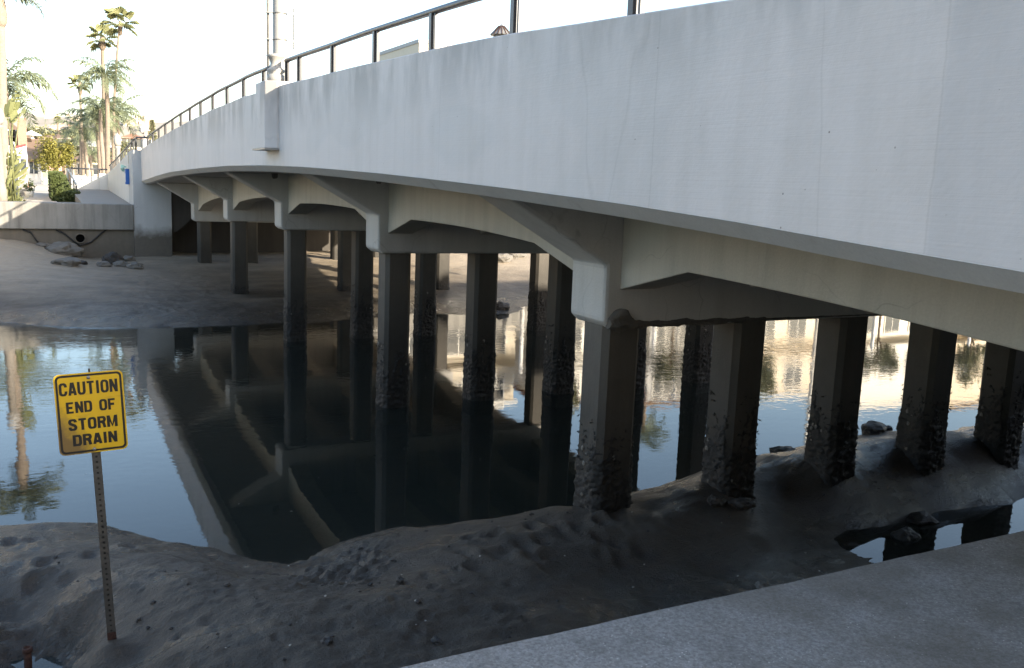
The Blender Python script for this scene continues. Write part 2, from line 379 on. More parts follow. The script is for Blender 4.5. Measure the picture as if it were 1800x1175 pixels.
M_SHELL = simple("shells", (0.15, 0.138, 0.12), 0.5, 0, 0.4, 40)
M_SHELL2 = simple("pale_shell", (0.40, 0.38, 0.34), 0.5, 0, 0.3, 40)
M_ROCK = simple("rock", (0.14, 0.13, 0.115), 0.8, 0, 0.5, 5, 0.7)
M_DROCK = simple("dark_rock", (0.032, 0.028, 0.025), 0.6, 0, 0.6, 9, 0.8)
M_RAIL = simple("bronze_metal", (0.055, 0.058, 0.065), 0.38, 0.5, 0.15)
M_POLE = simple("white_metal", (0.62, 0.61, 0.585), 0.4, 0, 0.06)
M_LPOLE = simple("weathered_lamp_pole", (0.32, 0.315, 0.30), 0.55, 0, 0.12, 9)
M_GALV = simple("galvanised", (0.30, 0.295, 0.28), 0.5, 0.6, 0.3, 12)
M_POST = simple("sign_post_steel", (0.085, 0.082, 0.074), 0.65, 0.3, 0.5, 14, 0.2)
M_RUST = simple("rust", (0.05, 0.022, 0.015), 0.85, 0, 0.5, 30, 0.5)
M_BLACK = simple("black_paint", (0.012, 0.012, 0.012), 0.5, 0, 0.2)
M_SIGN = mat_sign()
M_GLASS = simple("dark_glass", (0.05, 0.06, 0.07), 0.08, 0, 0.1)
M_GLOBE = simple("frosted_globe", (0.34, 0.33, 0.31), 0.3, 0, 0.04)
M_WALK = mat_concrete("pavement_concrete", (0.46, 0.41, 0.35), (0.56, 0.50, 0.43), streak=0.0)
M_EARTH = simple("planted_earth", (0.10, 0.09, 0.06), 0.9, 0, 0.4, 1.0, 0.3)
M_ROAD = simple("asphalt", (0.06, 0.06, 0.06), 0.85, 0, 0.3, 8, 0.3)
M_CREAM = simple("cream_stucco", (0.64, 0.57, 0.46), 0.85, 0, 0.06, 2, 0.1)
M_WSTUC = simple("white_stucco", (0.72, 0.70, 0.65), 0.85, 0, 0.05, 2, 0.1)
M_GSTUC = simple("grey_siding", (0.42, 0.42, 0.42), 0.8, 0, 0.08, 2, 0.1)
M_PINK = simple("pink_stucco", (0.55, 0.36, 0.28), 0.85, 0, 0.06, 2, 0.1)
M_ROOF = simple("brown_roof", (0.20, 0.13, 0.085), 0.85, 0, 0.3, 6, 0.3)
M_SHINGLE = simple("dark_shingle", (0.10, 0.085, 0.07), 0.9, 0, 0.3, 6, 0.3)
M_TILE = simple("clay_roof", (0.34, 0.16, 0.09), 0.85, 0, 0.3, 6, 0.3)
M_BLUE = simple("blue_plastic", (0.02, 0.12, 0.42), 0.45, 0, 0.1)
M_RED = simple("red_cloth", (0.55, 0.05, 0.05), 0.8, 0, 0.1)
M_LBLUE = simple("pale_blue_cloth", (0.50, 0.62, 0.72), 0.8, 0, 0.35, 5)
M_GREENBOX = simple("green_box", (0.30, 0.38, 0.27), 0.55, 0, 0.1)
M_BAG = simple("mint_plastic", (0.45, 0.68, 0.55), 0.4, 0, 0.1)
M_TRUNKP = simple("pale_palm_trunk", (0.24, 0.20, 0.165), 0.9, 0, 0.3, 8, 0.5)
M_TRUNKB = simple("brown_palm_trunk", (0.21, 0.17, 0.135), 0.95, 0, 0.35, 9, 0.6)
M_BARK = simple("bark", (0.16, 0.12, 0.085), 0.95, 0, 0.3, 9, 0.6)
M_FROND = mat_leaf("frond_green", (0.135, 0.165, 0.10), (0.245, 0.275, 0.165))
M_FRONDY = mat_leaf("frond_yellow", (0.20, 0.16, 0.04), (0.30, 0.24, 0.07))
M_FAN = mat_leaf("fan_green", (0.17, 0.19, 0.09), (0.30, 0.31, 0.15))
M_FICUS = mat_leaf("ficus_leaf", (0.14, 0.15, 0.035), (0.30, 0.26, 0.06), scale=1.6)
M_HEDGE = mat_leaf("hedge_leaf", (0.045, 0.07, 0.022), (0.12, 0.14, 0.045), scale=2.0)
M_BOP = mat_leaf("paddle_leaf", (0.16, 0.18, 0.07), (0.30, 0.31, 0.14), 0.3, 1.0)
M_STALK = simple("leaf_stalk", (0.14, 0.15, 0.06), 0.6, 0, 0.3, 6)
M_TREE = mat_leaf("tree_leaf", (0.11, 0.12, 0.07), (0.20, 0.20, 0.11), 0.15, 0.6)
M_LAMPC = simple("cream_lamp_concrete", (0.26, 0.23, 0.195), 0.8, 0, 0.25, 30, 0.2)
M_PATH = mat_concrete("path_concrete", (0.20, 0.185, 0.165), (0.28, 0.26, 0.23), streak=0.0, crack=False)
M_BORE_SHADE = simple("bore_shade_black", (0.004, 0.004, 0.004), 1.0, 0, 0.1, spec=0.0)  # black standing for the shade inside the drain pipe
M_HILL = simple("dry_hill", (0.30, 0.27, 0.23), 0.95, 0, 0.35, 0.02)

def mat_brick():
    m, n, b = newmat("red_brick")
    t = nd(n, 'ShaderNodeTexBrick'); t.inputs['Scale'].default_value = 4.5
    t.inputs['Color1'].default_value = (0.24, 0.095, 0.055, 1); t.inputs['Color2'].default_value = (0.31, 0.14, 0.085, 1); t.inputs['Mortar'].default_value = (0.38, 0.33, 0.29, 1); t.inputs['Mortar Size'].default_value = 0.03
    g = nd(n, 'ShaderNodeNewGeometry'); s = nd(n, 'ShaderNodeSeparateXYZ'); c = nd(n, 'ShaderNodeCombineXYZ')
    n.links.new(g.outputs['Position'], s.inputs[0]); n.links.new(math_(n, 'ADD', s.outputs[0], s.outputs[1]), c.inputs[0]); n.links.new(s.outputs[2], c.inputs[1])
    n.links.new(c.outputs[0], t.inputs['Vector']); n.links.new(t.outputs[0], b.inputs['Base Color']); b.inputs['Roughness'].default_value = 0.85
    return m
M_BRICK = mat_brick()

# ------------------------------------------------------------------ terrain (mud banks, sand, river bed)
def _vn(x, y, seed):
    """value noise on numpy arrays, -1..1"""
    xi = np.floor(x).astype(np.int64); yi = np.floor(y).astype(np.int64); xf = x-xi; yf = y-yi
    def h(a, b):
        k = (a*374761393 + b*668265263 + seed*974711) & 0xFFFFFFFF
        k = ((k ^ (k >> 13))*1274126177) & 0xFFFFFFFF
        return ((k ^ (k >> 16)) & 0xFFFF)/32767.5-1
    u = xf*xf*xf*(xf*(xf*6-15)+10); v = yf*yf*yf*(yf*(yf*6-15)+10)
    a = h(xi, yi)*(1-u)+h(xi+1, yi)*u; b = h(xi, yi+1)*(1-u)+h(xi+1, yi+1)*u
    return a*(1-v)+b*v
def fbm(x, y, s, seed, o=4):
    r = 0; a = 1.0
    for k in range(o): r = r+a*_vn(x*s+17.3*k, y*s-9.1*k, seed+k); s *= 2.03; a *= 0.52
    return r
WL_N = [(-14, 11), (-8, 10.5), (-3, 9.9), (-.47, 9.69), (.22, 9.42), (.52, 9.27), (1.11, 8.53), (1.51, 8.18), (1.95, 7.75), (2.34, 8.11), (2.73, 8.26), (3.45, 8.22), (3.98, 8.13), (4.94, 7.99), (5.96, 8.18), (6.99, 8.56), (8.41, 8.92), (9.24, 9.04), (10.52, 8.89), (11.34, 9.08), (12.61, 8.98), (13.99, 8.86), (18, 9.2), (25, 9.6), (34, 10)]
WL_F = [(-14, 24.5), (-6, 24), (-.91, 23.46), (-.22, 22.7), (1.37, 21.9), (2.79, 21.74), (4.06, 21.7), (6.28, 21.83), (7.24, 22.1), (8.27, 22.4), (9.06, 22.77), (9.85, 22.3), (11.29, 22.1), (12.53, 23.24), (18, 24), (25, 24.3), (34, 24.5)]
PTS = [(x, y, 0.0) for x, y in WL_N+WL_F]
PTS += [(x, y+1.1, -.38) for x, y in WL_N[::2]] + [(x, y-1.6, -.40) for x, y in WL_F[::2]]
PTS += [(x, y, -.95) for x in (-14, -7, 0, 6, 12, 20, 34) for y in (13.5, 17.5)]
PTS += [(4.06, 25.6, .27), (4.8, 25.6, .27), (-1, 25.5, .42), (1, 25.4, .38), (-6, 26.5, .5), (-14, 27, .5), (8, 25.6, .3), (11, 25.8, .32), (14, 27, .5),
        (0, 29, .68), (2.5, 29, .50), (4.8, 29.5, .42), (8, 29, .48), (14, 29, .72), (17, 32, .95), (-4, 29.5, .95), (-10, 30, 1.1), (34, 30, 1.0), (24, 29, .9),
        (-1.2, 33, 1.22), (0, 33, 1.0), (.5, 33, .78), (1.5, 33, .60), (2.9, 33, .66), (5, 33, .66), (9, 33, .72), (13, 33, .92), (-6, 33, 1.4), (-14, 33, 1.4), (20, 33, 1.1), (34, 33, 1.2),
        (-14, 36, 1.4), (0, 36, 1.0), (5, 36, .7), (13, 36, .9), (34, 36, 1.2)]
PTS += [(.31, 6.17, .42), (.1, 7.1, .36), (-.45, 8.3, .27), (-.4, 7.2, .36), (.4, 8.2, .22), (1.0, 7.4, .30), (1.6, 6.5, .38), (2.1, 7.2, .13), (2.05, 6.75, .24), (2.7, 7.35, .25), (3.3, 7.4, .24), (3.3, 6.17, .42), (4.2, 7.05, .42), (4.8, 7.0, .45), (4.5, 6.45, .36), (5.5, 7.0, .47), (6.3, 7.05, .45), (7.0, 7.35, .46), (7.7, 7.05, .55), (9.2, 7.05, .57), (10.6, 7.1, .55), (12.2, 7.4, .45), (14, 7.6, .3), (18, 7, .3), (34, 7, .4),
        (6.4, 8.0, .22), (8.5, 8.2, .24), (10.5, 8.2, .2),
        (.15, 5.2, -.03), (.6, 5.2, .22), (-.6, 4.8, -.03), (-2, 6.0, .02), (-2, 8, .28), (-6, 7, .35), (-14, 7, .4), (.63, 5.75, .40), (1.2, 5.0, .40), (2.4, 5.2, .40), (3.27, 5.2, .32), (2.4, 6.2, .40),
        (4.35, 6.05, .22), (4.98, 6.1, .20), (5.54, 6.1, .16), (6.64, 6.3, .10), (7.1, 6.4, .04), (7.54, 6.55, .0), (8.13, 6.46, .0), (8.94, 6.52, .0), (9.57, 6.48, .0), (10.61, 6.61, .0), (5.6, 6.5, .30), (6.7, 6.8, .30), (8, 6.82, .36), (9.2, 6.85, .36), (10.5, 6.9, .33),
        (4.5, 5.5, .14), (5.2, 5.4, .12), (5.8, 5.6, .11), (6.5, 5.6, .07), (7.1, 5.8, .01), (8, 5.5, -.16), (10, 5.4, -.12), (5.5, 3.5, .08), (8, 3.5, -.15), (11, 3.5, -.1), (14, 5, -.08), (20, 4.5, .1), (34, 4, .2), (3.9, 4.9, .12), (3.2, 4.0, .25), (1.5, 3.5, .38), (0, 3.3, .2), (-3, 3.5, .15), (-14, 3.5, .3),
        (11.19, 7.91, .0), (11.1, 7.6, -.02)]
for px, py, z in [(0, 1095, .0), (45, 1120, -.01), (105, 1150, -.01), (0, 1150, -.02), (70, 1180, -.02), (150, 1178, -.01), (-60, 1120, -.02), (0, 1200, -.02), (60, 1230, -.02), (0, 1072, .05), (70, 1100, .06), (140, 1132, .08), (0, 1040, .20), (90, 1065, .24), (170, 1105, .27), (240, 1165, .25), (0, 990, .30)]:
    q = at(px, py, Z=z); PTS.append((q.x, q.y, z))
_P = np.array(PTS)
def _tps(d): return np.where(d > 1e-9, d*d*np.log(d+1e-12), 0)
_n = len(_P)
_A = np.zeros((_n+3, _n+3)); _D = np.hypot(_P[:, None, 0]-_P[None, :, 0], _P[:, None, 1]-_P[None, :, 1])
_A[:_n, :_n] = _tps(_D)+np.eye(_n)*0.05; _A[:_n, _n:] = np.c_[np.ones(_n), _P[:, :2]]; _A[_n:, :_n] = _A[:_n, _n:].T
_C = np.linalg.solve(_A, np.r_[_P[:, 2], 0, 0, 0])
PITS = [(3.0+rng.random()*1.7, 6.1+rng.random()*0.9, .05+.05*rng.random(), .018+.03*rng.random()) for _ in range(34)]
for px, py in [(55, 942), (75, 985), (160, 972), (60, 1005), (120, 1010), (230, 945), (20, 945)]:
    q = at(px, py, Z=.3); PITS.append((q.x, q.y, .07, .035))
PITS += [(.6+rng.random()*2.6, 5.3+rng.random()*1.2, .025+.03*rng.random(), .012+.015*rng.random()) for _ in range(26)]
def height(x, y):
    x = np.asarray(x, float); y = np.asarray(y, float); sh = x.shape; x = x.ravel(); y = y.ravel()
    z = np.empty_like(x)
    for a in range(0, len(x), 20000):
        xs, ys = x[a:a+20000], y[a:a+20000]
        z[a:a+20000] = _tps(np.hypot(xs[:, None]-_P[None, :, 0], ys[:, None]-_P[None, :, 1]))@_C[:_n]+_C[_n]+_C[_n+1]*xs+_C[_n+2]*ys
    wp = fbm(x, y, .9, 5, 2)*.35
    z = z+.024*fbm(x+wp, y+wp, 1.0, 11, 3)+.007*fbm(x+wp*.6, y*1.6, 4.2, 23, 3)
    # draining rills down the slopes
    z = z-.012*np.abs(fbm(x*1.0+y*.5, y*.35, 3.3, 41, 3))*np.clip(.5-np.abs(z-.15), 0, .5)*2
    # churned wet clods at the mouth of the rivulet and in the drain channel
    lump = np.exp(-(((x-2.15-(y-7)*.5)/.42)**4+((y-7.0)/.62)**4))+1.0*np.exp(-(((x+.25)/.5)**2+((y-6.7)/.55)**2))
    z = z+lump*(.05*np.abs(fbm(x, y*1.6, 8.0, 57, 4))-.012)
    # rivulet running down from the pool side to the notch in the bank
    z = z-.045*np.exp(-((y-(7.15-.42*(x-1.55)+.10*np.sin(x*5)))/.075)**2)*np.clip((x-1.35)*4, 0, 1)*np.clip((2.35-x)*3, 0, 1)
    # gullies sloping to the drain channel at the far left
    z = z-.035*np.abs(fbm(x*2+y*.6, y*.5-x*.4, 2.6, 71, 3))*np.exp(-(((x+.1)/.6)**2+((y-7.2)/.7)**2))
    rgh = np.clip(.45+1.1*fbm(x, y, .55, 131, 2), .15, 1.3)
    z = z+rgh*(.007*fbm(x, y*1.3, 11, 91, 3)+.0045*fbm(x, y, 33, 97, 2))*(y < 11)
    # small eroded scarp at the water's edge
    e = .5+.9*fbm(x, y, 1.7, 77, 2); q = np.clip((z-.004)/.022, 0, 1)
    z = z+.035*np.clip(e, 0, 1)*q*q*(3-2*q)*(y < 11)
    z = z+.13*np.exp(-(((x-9.1-.9*(y-5.9))/1.1)**2+((y-5.85+.12*np.sin(x*6))/.16)**2))
    for px, py, r, d in PITS:
        q = np.hypot(x-px, (y-py)*.8)/r
        z = z-d*np.exp(-q**2*1.2)+d*.35*np.exp(-(q-1.5)**2*3)
    # current ripples low on the near flat
    z = z+.006*np.sin((y*1.0+.35*x+.25*np.sin(x*1.3))*34)*np.exp(-(((x-3.1)/1.0)**2+((y-5.0)/.5)**2))
    return z.reshape(sh)
def hz(x, y): return float(height(np.array([x]), np.array([y]))[0])
def axis(segs):
    out = []
    for a, b, s in segs: out += list(np.arange(a, b-1e-6, s))
    return np.array(out+[segs[-1][1]])
gx = axis([(-14, -1.5, .4), (-1.5, 5.6, .032), (5.6, 14, .09), (14, 20, .2), (20, 46, .6)])
gy = axis([(2.55, 4.6, .1), (4.6, 9.8, .03), (9.8, 20, .3), (20, 30, .09), (30, 36, .15)])
GX, GY = np.meshgrid(gx, gy); GZ = height(GX, GY)
def grid_mesh(name, X, Y, Z, mat, kind, label=None, cat=None):
    ny, nx = X.shape; me = bpy.data.meshes.new(name)
    idx = np.arange(nx*ny).reshape(ny, nx)
    q = np.stack([idx[:-1, :-1], idx[:-1, 1:], idx[1:, 1:], idx[1:, :-1]], -1).reshape(-1, 4)
    me.from_pydata(np.stack([X, Y, Z], -1).reshape(-1, 3).tolist(), [], q.tolist())
    me.polygons.foreach_set("use_smooth", [True]*len(q)); me.materials.append(mat); me.update()
    o = bpy.data.objects.new(name, me); COL.objects.link(o); o["kind"] = kind
    setp(o, label, cat); return o
grid_mesh("mud_bank", GX, GY, GZ, M_MUD, "structure", "dark wet mud banks and sand flats on both sides of the low tide channel", "mud")
mb = MB(); mb.box(-13.9, 45.9, 2.62, 35.9, -1.6, 0)
o = mb.build("water", M_WATER); setp(o, "calm dark tidal water under the bridge reflecting sky and piles", "water", kind="structure")
mb = MB(); mb.quad((-14, 2.6, 0), (-14, 36, 0), (-160, 36, 0), (-160, 2.6, 0)); mb.quad((46, 2.6, 0), (260, 2.6, 0), (260, 36, 0), (46, 36, 0))
o = mb.build("water", M_WATERD); setp(o, "open tidal channel beyond both ends of the mud banks", "water", kind="structure")

# ------------------------------------------------------------------ ground beyond the channel and behind the camera
GZF = 2.2
mb = MB(); mb.quad((-400, 33.4, GZF), (600, 33.4, GZF), (600, 900, GZF), (-400, 900, GZF))
setp(mb.build("ground", M_EARTH), "planted ground behind the far seawall", "ground", kind="structure")
mb = MB(); mb.add([(-.75, 33.42, GZF+.02), (.55, 33.42, GZF+.02), (.75, 60, GZF+.02), (2.1, 200, GZF+.02), (-.6, 200, GZF+.02), (-.55, 60, GZF+.02)], [(0, 1, 2, 3, 4, 5)])
setp(mb.build("pavement", M_WALK), "sunlit concrete pavement running away from the far seawall", "pavement", kind="structure")
mb = MB(); mb.prism([(33.42, 2.0), (45.2, 2.0), (45.2, 2.62), (33.42, 2.36)], 0, 1.25, 2.776)
setp(mb.build("path", M_PATH), "grey concrete path sloping up between the hedge and the ramp wall", "path", kind="structure")
mb = MB(); mb.quad((-400, -300, 1.9), (600, -300, 1.9), (600, 2.0, 1.9), (-400, 2.0, 1.9))
setp(mb.build("ground", M_ROAD), "dark paved ground behind the near seawall", "ground", kind="structure")

# near seawall: coping with an aggregate surface, wall below
nw = empty("seawall", (0, 2.4, 1.97), "near concrete seawall with speckled aggregate coping in the lower right corner", "seawall")
secs = []
for x in axis([(-14, 0, .5), (0, 6, .03), (6, 46, .5)]):
    e = .014*mnoise.noise(Vector((x*1.7, 0, 0)))+.010*mnoise.noise(Vector((x*7, 3, 0)))-.03*max(0, mnoise.noise(Vector((x*4.1, 9, 0)))-.45)
    secs.append([(x, 1.2, 1.55), (x, 2.47, 1.55), (x, 2.505+e*.3, 1.60), (x, 2.505+e*.5, 1.945), (x, 2.485+e*.5, 1.968), (x, 1.2, 1.97)])
child(MB().loft(secs), "coping", M_COP, nw)
child(MB().box(-14, 46, 1.4, 2.40, -1.0, 1.548), "wall", M_SEAL, nw)

# ------------------------------------------------------------------ bridge
XF = 3.05
def interp(tab, y):
    ys = [t[0] for t in tab]; return float(np.interp(y, ys, [t[1] for t in tab]))
TOP = [(-8, 3.72), (0, 4.18), (2, 4.31), (3.76, 4.41), (4.48, 4.455), (5.96, 4.54), (7.96, 4.615), (10.36, 4.675), (13.2, 4.73), (16, 4.75), (19, 4.71), (22, 4.63), (24.8, 4.54), (28, 4.42), (31, 4.29), (33, 4.19)]
BOT = [(-8, 2.75), (0, 3.10), (2, 3.24), (2.77, 3.285), (3.49, 3.335), (4.6, 3.395), (5.95, 3.45), (7.1, 3.49), (8.82, 3.545), (10.72, 3.59), (12.1, 3.617), (14.2, 3.64), (17.3, 3.64), (20.7, 3.595), (23, 3.55), (25.7, 3.49), (29, 3.36), (33, 3.17)]
top = lambda y: interp(TOP, y)+.003*math.sin(y*2.1)
bot = lambda y: interp(BOT, y)
BENTY = [7.08, 13.27, 19.45, 25.62, 31.62]
CAPZ = [2.235, 2.40, 2.385, 2.25, 1.94]
XR = 12.6                                  # the bridge's other side
br = empty("bridge", (7.8, 17, 0), "low arched white concrete road bridge on rows of piles over the channel", "bridge")
ys = list(np.arange(-8, 33.01, .5))
def wob(y): return .004*math.sin(y*5.3)+.003*math.sin(y*13.1+1)
# parapet panel of the near side with a sloped drip edge below
secs = [[(XF, y, bot(y)), (XF+.11, y, bot(y)-.09), (XF+.25, y, bot(y)-.088), (XF+.27, y, bot(y)+.35), (XF+.27, y, top(y)), (XF+.008, y, top(y)), (XF, y, top(y)-.008)] for y in ys]
par = child(MB().loft(secs), "parapet", M_PAINT, br)
secs2 = [[(XF-.0015, y, bot(y)-.004), (XF+.108, y, bot(y)-.0935), (XF+.112, y, bot(y)-.086), (XF+.003, y, bot(y)+.001)] for y in ys]
child(MB().loft(secs2), "drip_edge", M_DRIP, par)
secs = [[(XR, y, bot(y)), (XR-.25, y, bot(y)-.09), (XR-.25, y, bot(y)+.35), (XR-.25, y, top(y)), (XR, y, top(y))] for y in ys]
child(MB().loft(secs), "parapet", M_PAINT, br)
secs = [[(XF+.252, y, bot(y)-.085), (XR-.26, y, bot(y)-.085), (XR-.26, y, bot(y)+.33), (XF+.28, y, bot(y)+.33)] for y in ys]
child(MB().loft(secs), "deck", M_SOFFIT, br)
secs = [[(XF+1.6, y, bot(y)+.3301), (XR-1.6, y, bot(y)+.3301), (XR-1.6, y, bot(y)+.36), (XF+1.6, y, bot(y)+.36)] for y in ys]
child(MB().loft(secs), "roadway", M_ROAD, br)
# pilaster on the panel
pp = [(XF-.18, 13.32), (XF-.18, 13.92), (XF-.03, 14.0), (XF+.24, 14.0), (XF+.24, 13.22), (XF-.03, 13.22)]
m_ = MB(); m_.prism(pp, 2, 3.87, 4.80)
pil = child(m_, "pilaster", M_PAINT, br, .012)
child(MB().box(XF-.21, XF-.001, 13.2, 14.02, 3.845, 3.868), "ledge", M_GALV, pil)
# girders, haunched at each bent
def soff(y): return bot(y)-.087
def girder(y0, y1, zc0, zc1, x, w_, haunch=(True, True)):
    """one span: soffit level near the caps zc0/zc1 with 1 m haunches"""
    prof = []
    N = 10; a = y0+(1.05 if haunch[0] else 0); b_ = y1-(.95 if haunch[1] else 0)
    prof.append((y0, zc0))
    for i in range(N+1):
        t = i/N; y = a+(b_-a)*t
        z = (zc0+.27)*(1-t)+(zc1+.25)*t+.03*math.sin(math.pi*t)
        if i == 0 and not haunch[0]: z = zc0+.27
        prof.append((y, z))
    prof.append((y1, zc1))
    if not haunch[0]: prof = prof[1:]
    up = [(y, soff(y)+.05) for y, _ in prof][::-1]
    m = MB()
    return m.prism(prof+up, 0, x-w_/2, x+w_/2)
GH = [2.585, 2.70, 2.715, 2.55, 2.28]
spans = [(2.3, BENTY[0]-.3, 2.38, GH[0], (False, True))] + [(BENTY[i]+.3, BENTY[i+1]-.3, GH[i]+.03, GH[i+1]-.0, (True, True)) for i in range(4)]
for k, gx_ in enumerate([4.8, 6.32, 7.82, 9.32, 10.84]):
    for (a, b_, z0, z1, hh) in spans:
        child(girder(a, b_, z0, z1, gx_, .40, hh), "girder", M_GIRD, br, .012 if k == 0 else 0)
# bents: cap beam with its cantilever bracket
for i, y in enumerate(BENTY):
    zc = CAPZ[i]; s = min(soff(y-.3), soff(y+.3))+.03; yh = .30
    ztip = zc+.57
    prof = [(4.45, zc+.06), (4.53, zc), (11.11, zc), (11.19, zc+.06), (11.19, ztip), (12.30, s), (XF+.30, s), (4.45, ztip)]
    c_ = child(MB().prism(prof, 1, y-yh, y+yh), "cap_beam", M_CAP, br, .035)
# broken, spalled underside of the first cap
def lumpy(cx, cy, cz, rx, ry, rz, seed, sub=3, amp=.35, fr=2.0):
    bm = bmesh.new(); bmesh.ops.create_icosphere(bm, subdivisions=sub, radius=1)
    vs = []
    for v in bm.verts:
        d = v.co.normalized(); k = 1+amp*mnoise.noise(d*fr+Vector((seed*7.1, seed*3.3, seed)))+amp*.5*mnoise.noise(d*fr*2.7+Vector((seed, 0, 0)))+amp*.3*mnoise.noise(d*fr*6+Vector((0, seed, 0)))
        vs.append((cx+d.x*k*rx, cy+d.y*k*ry, cz+d.z*k*rz))
    fs = [tuple(v.index for v in f.verts) for f in bm.faces]; bm.free(); return vs, fs
m_ = MB()
secs = []
for k in range(150):                         # ragged broken arris, one continuous ridge
    x = 4.50+k*.028; big = math.exp(-((x-4.62)/.13)**2); ring = []
    fade = max(.25, 1-.35*max(0, x-5.2))
    for j in range(14):
        a = 2*math.pi*j/14; nz_ = mnoise.noise(Vector((x*5.5, math.cos(a)*1.2, math.sin(a)*1.2)))+.6*mnoise.noise(Vector((x*14, math.cos(a)*2.6, math.sin(a)*2.6+5)))+.3*mnoise.noise(Vector((x*34, math.cos(a)*6, math.sin(a)*6)))
        r = (.030+.075*big+.022*nz_*(1+1.6*big))*(fade if big < .1 else 1)
        ring.append((x+.015*nz_, 6.785+r*.7*math.cos(a), 2.262+.05*big+r*math.sin(a)))
    secs.append(ring)
m_.loft(secs)
child(m_, "spalled_edge", M_SPALL, br)
# piles with mussel crusts
def pile_mesh(zb, zt):
    h, c = .205, .055
    o8 = [(-h+c, -h), (h-c, -h), (h, -h+c), (h, h-c), (h-c, h), (-h+c, h), (-h, h-c), (-h, -h+c)]
    return MB().loft([[(x, y, z) for x, y in o8] for z in np.linspace(zb, zt, 8)])
def crust_mesh(seed, zlo, zhi):
    rs = random.Random(seed); m = MB(); n, k = 72, 84; secs = []
    per = []
    h, c = .205, .055
    o8 = [Vector(p) for p in [(-h+c, -h), (h-c, -h), (h, -h+c), (h, h-c), (h-c, h), (-h+c, h), (-h, h-c), (-h, -h+c)]]
    L = [(o8[(i+1) % 8]-o8[i]).length for i in range(8)]; T = sum(L)
    for j in range(n):
        d = T*j/n; i = 0
        while d > L[i]: d -= L[i]; i += 1
        per.append(o8[i].lerp(o8[(i+1) % 8], d/L[i]))
    for q in range(k):
        z = zlo+(zhi-zlo)*q/(k-1); row = []
        for j, p in enumerate(per):
            dd = p.normalized()
            e = .014+.014*mnoise.noise(Vector((p.x*7, p.y*7, z*4+seed*9)))+.020*mnoise.noise(Vector((p.x*24+seed, p.y*24, z*20)))+.022*mnoise.noise(Vector((p.x*55, p.y*55+seed, z*48)))
            f = (z-zlo)/(zhi-zlo); lim = .55+.25*mnoise.noise(Vector((p.x*5+seed, p.y*5, 0)))+.25*mnoise.noise(Vector((p.x*15, p.y*15, seed+z*3)))
            e -= max(0, (f-lim))*.09
            v = p+dd*max(-.02, e); row.append((v.x, v.y, z))
        secs.append(row)
    m.loft(secs, True, True, True)
    for _ in range(320):
        p = per[rs.randrange(n)]; z = zlo+(zhi-zlo)*(rs.random()**1.35)
        l = rs.uniform(.012, .026); a = Vector((rs.uniform(-1, 1), rs.uniform(-1, 1), rs.uniform(-1, 1))).normalized(); b2 = a.cross(Vector((.3, .5, .8))).normalized(); c2 = a.cross(b2)
        o_ = Vector((p.x, p.y, z))+Vector((p.x, p.y, 0)).normalized()*rs.uniform(.0, .022)
        m.add([o_+a*l, o_-a*l, o_+b2*l*.5, o_-b2*l*.5, o_+c2*l*.35, o_-c2*l*.35], [(0, 2, 4), (0, 4, 3), (0, 3, 5), (0, 5, 2), (1, 4, 2), (1, 3, 4), (1, 5, 3), (1, 2, 5)])
    return m
def shells_mesh(seed, zlo, zhi, n):
    rs = random.Random(seed); m = MB()
    for _ in range(n):
        side = rs.randrange(4); t = rs.uniform(-.17, .17); z = rs.uniform(zlo, zhi); r = rs.uniform(.012, .028); h = .2+rs.uniform(.0, .03)
        c = {0: (t, -h), 1: (h, t), 2: (t, h), 3: (-h, t)}[side]
        m.add(*lumpy(c[0], c[1], z, r if side % 2 == 0 else .008, .008 if side % 2 == 0 else r, r*1.2, rs.random()*50, 1, .3))
    return m
def raw_obj(mesh, name, loc, parent):
    o = bpy.data.objects.new(name, mesh); COL.objects.link(o); o.location = loc; o.parent = parent; return o
def to_mesh(mbx, name, mat):
    o = mbx.build(name, mat); me = o.data; bpy.data.objects.remove(o); return me
CR = [to_mesh(crust_mesh(s, -.25, hi), "mussel_crust", M_MUSSEL) for s, hi in ((1, 1.25), (2, 1.05), (3, 1.15))]
CRH = [to_mesh(crust_mesh(s, .1, hi), "mussel_crust", M_MUSSEL) for s, hi in ((4, 1.35), (5, 1.5), (6, 1.4))]
SHM = [to_mesh(shells_mesh(s, .35, 1.05, 10), "barnacles", M_SHELL) for s in (1, 2, 3)]
CR4 = [to_mesh(crust_mesh(s, .05, .62), "mussel_crust", M_MUSSEL) for s in (7, 8)]
bo = br.location
for i, y in enumerate(BENTY):
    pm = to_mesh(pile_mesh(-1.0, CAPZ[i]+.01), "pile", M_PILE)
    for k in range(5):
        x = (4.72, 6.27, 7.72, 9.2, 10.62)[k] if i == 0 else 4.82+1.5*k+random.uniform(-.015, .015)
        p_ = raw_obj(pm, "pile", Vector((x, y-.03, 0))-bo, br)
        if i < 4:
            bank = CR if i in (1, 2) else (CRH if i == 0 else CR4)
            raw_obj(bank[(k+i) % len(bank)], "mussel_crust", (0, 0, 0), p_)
            if i < 3: raw_obj(SHM[(k+2*i) % 3], "barnacles", (0, 0, 0), p_)["kind"] = "stuff"
# near abutment and wings
child(MB().box(4.4, 11.2, -8, 2.29, -1, 3.0), "abutment", M_ABUT, br)
child(MB().box(XF+.28, 4.39, -8, 1.2, 1.0, 2.7), "wing_wall", M_PAINT, br)
child(MB().box(11.21, XR-.28, -8, 1.2, 1.0, 2.7), "wing_wall", M_PAINT, br)
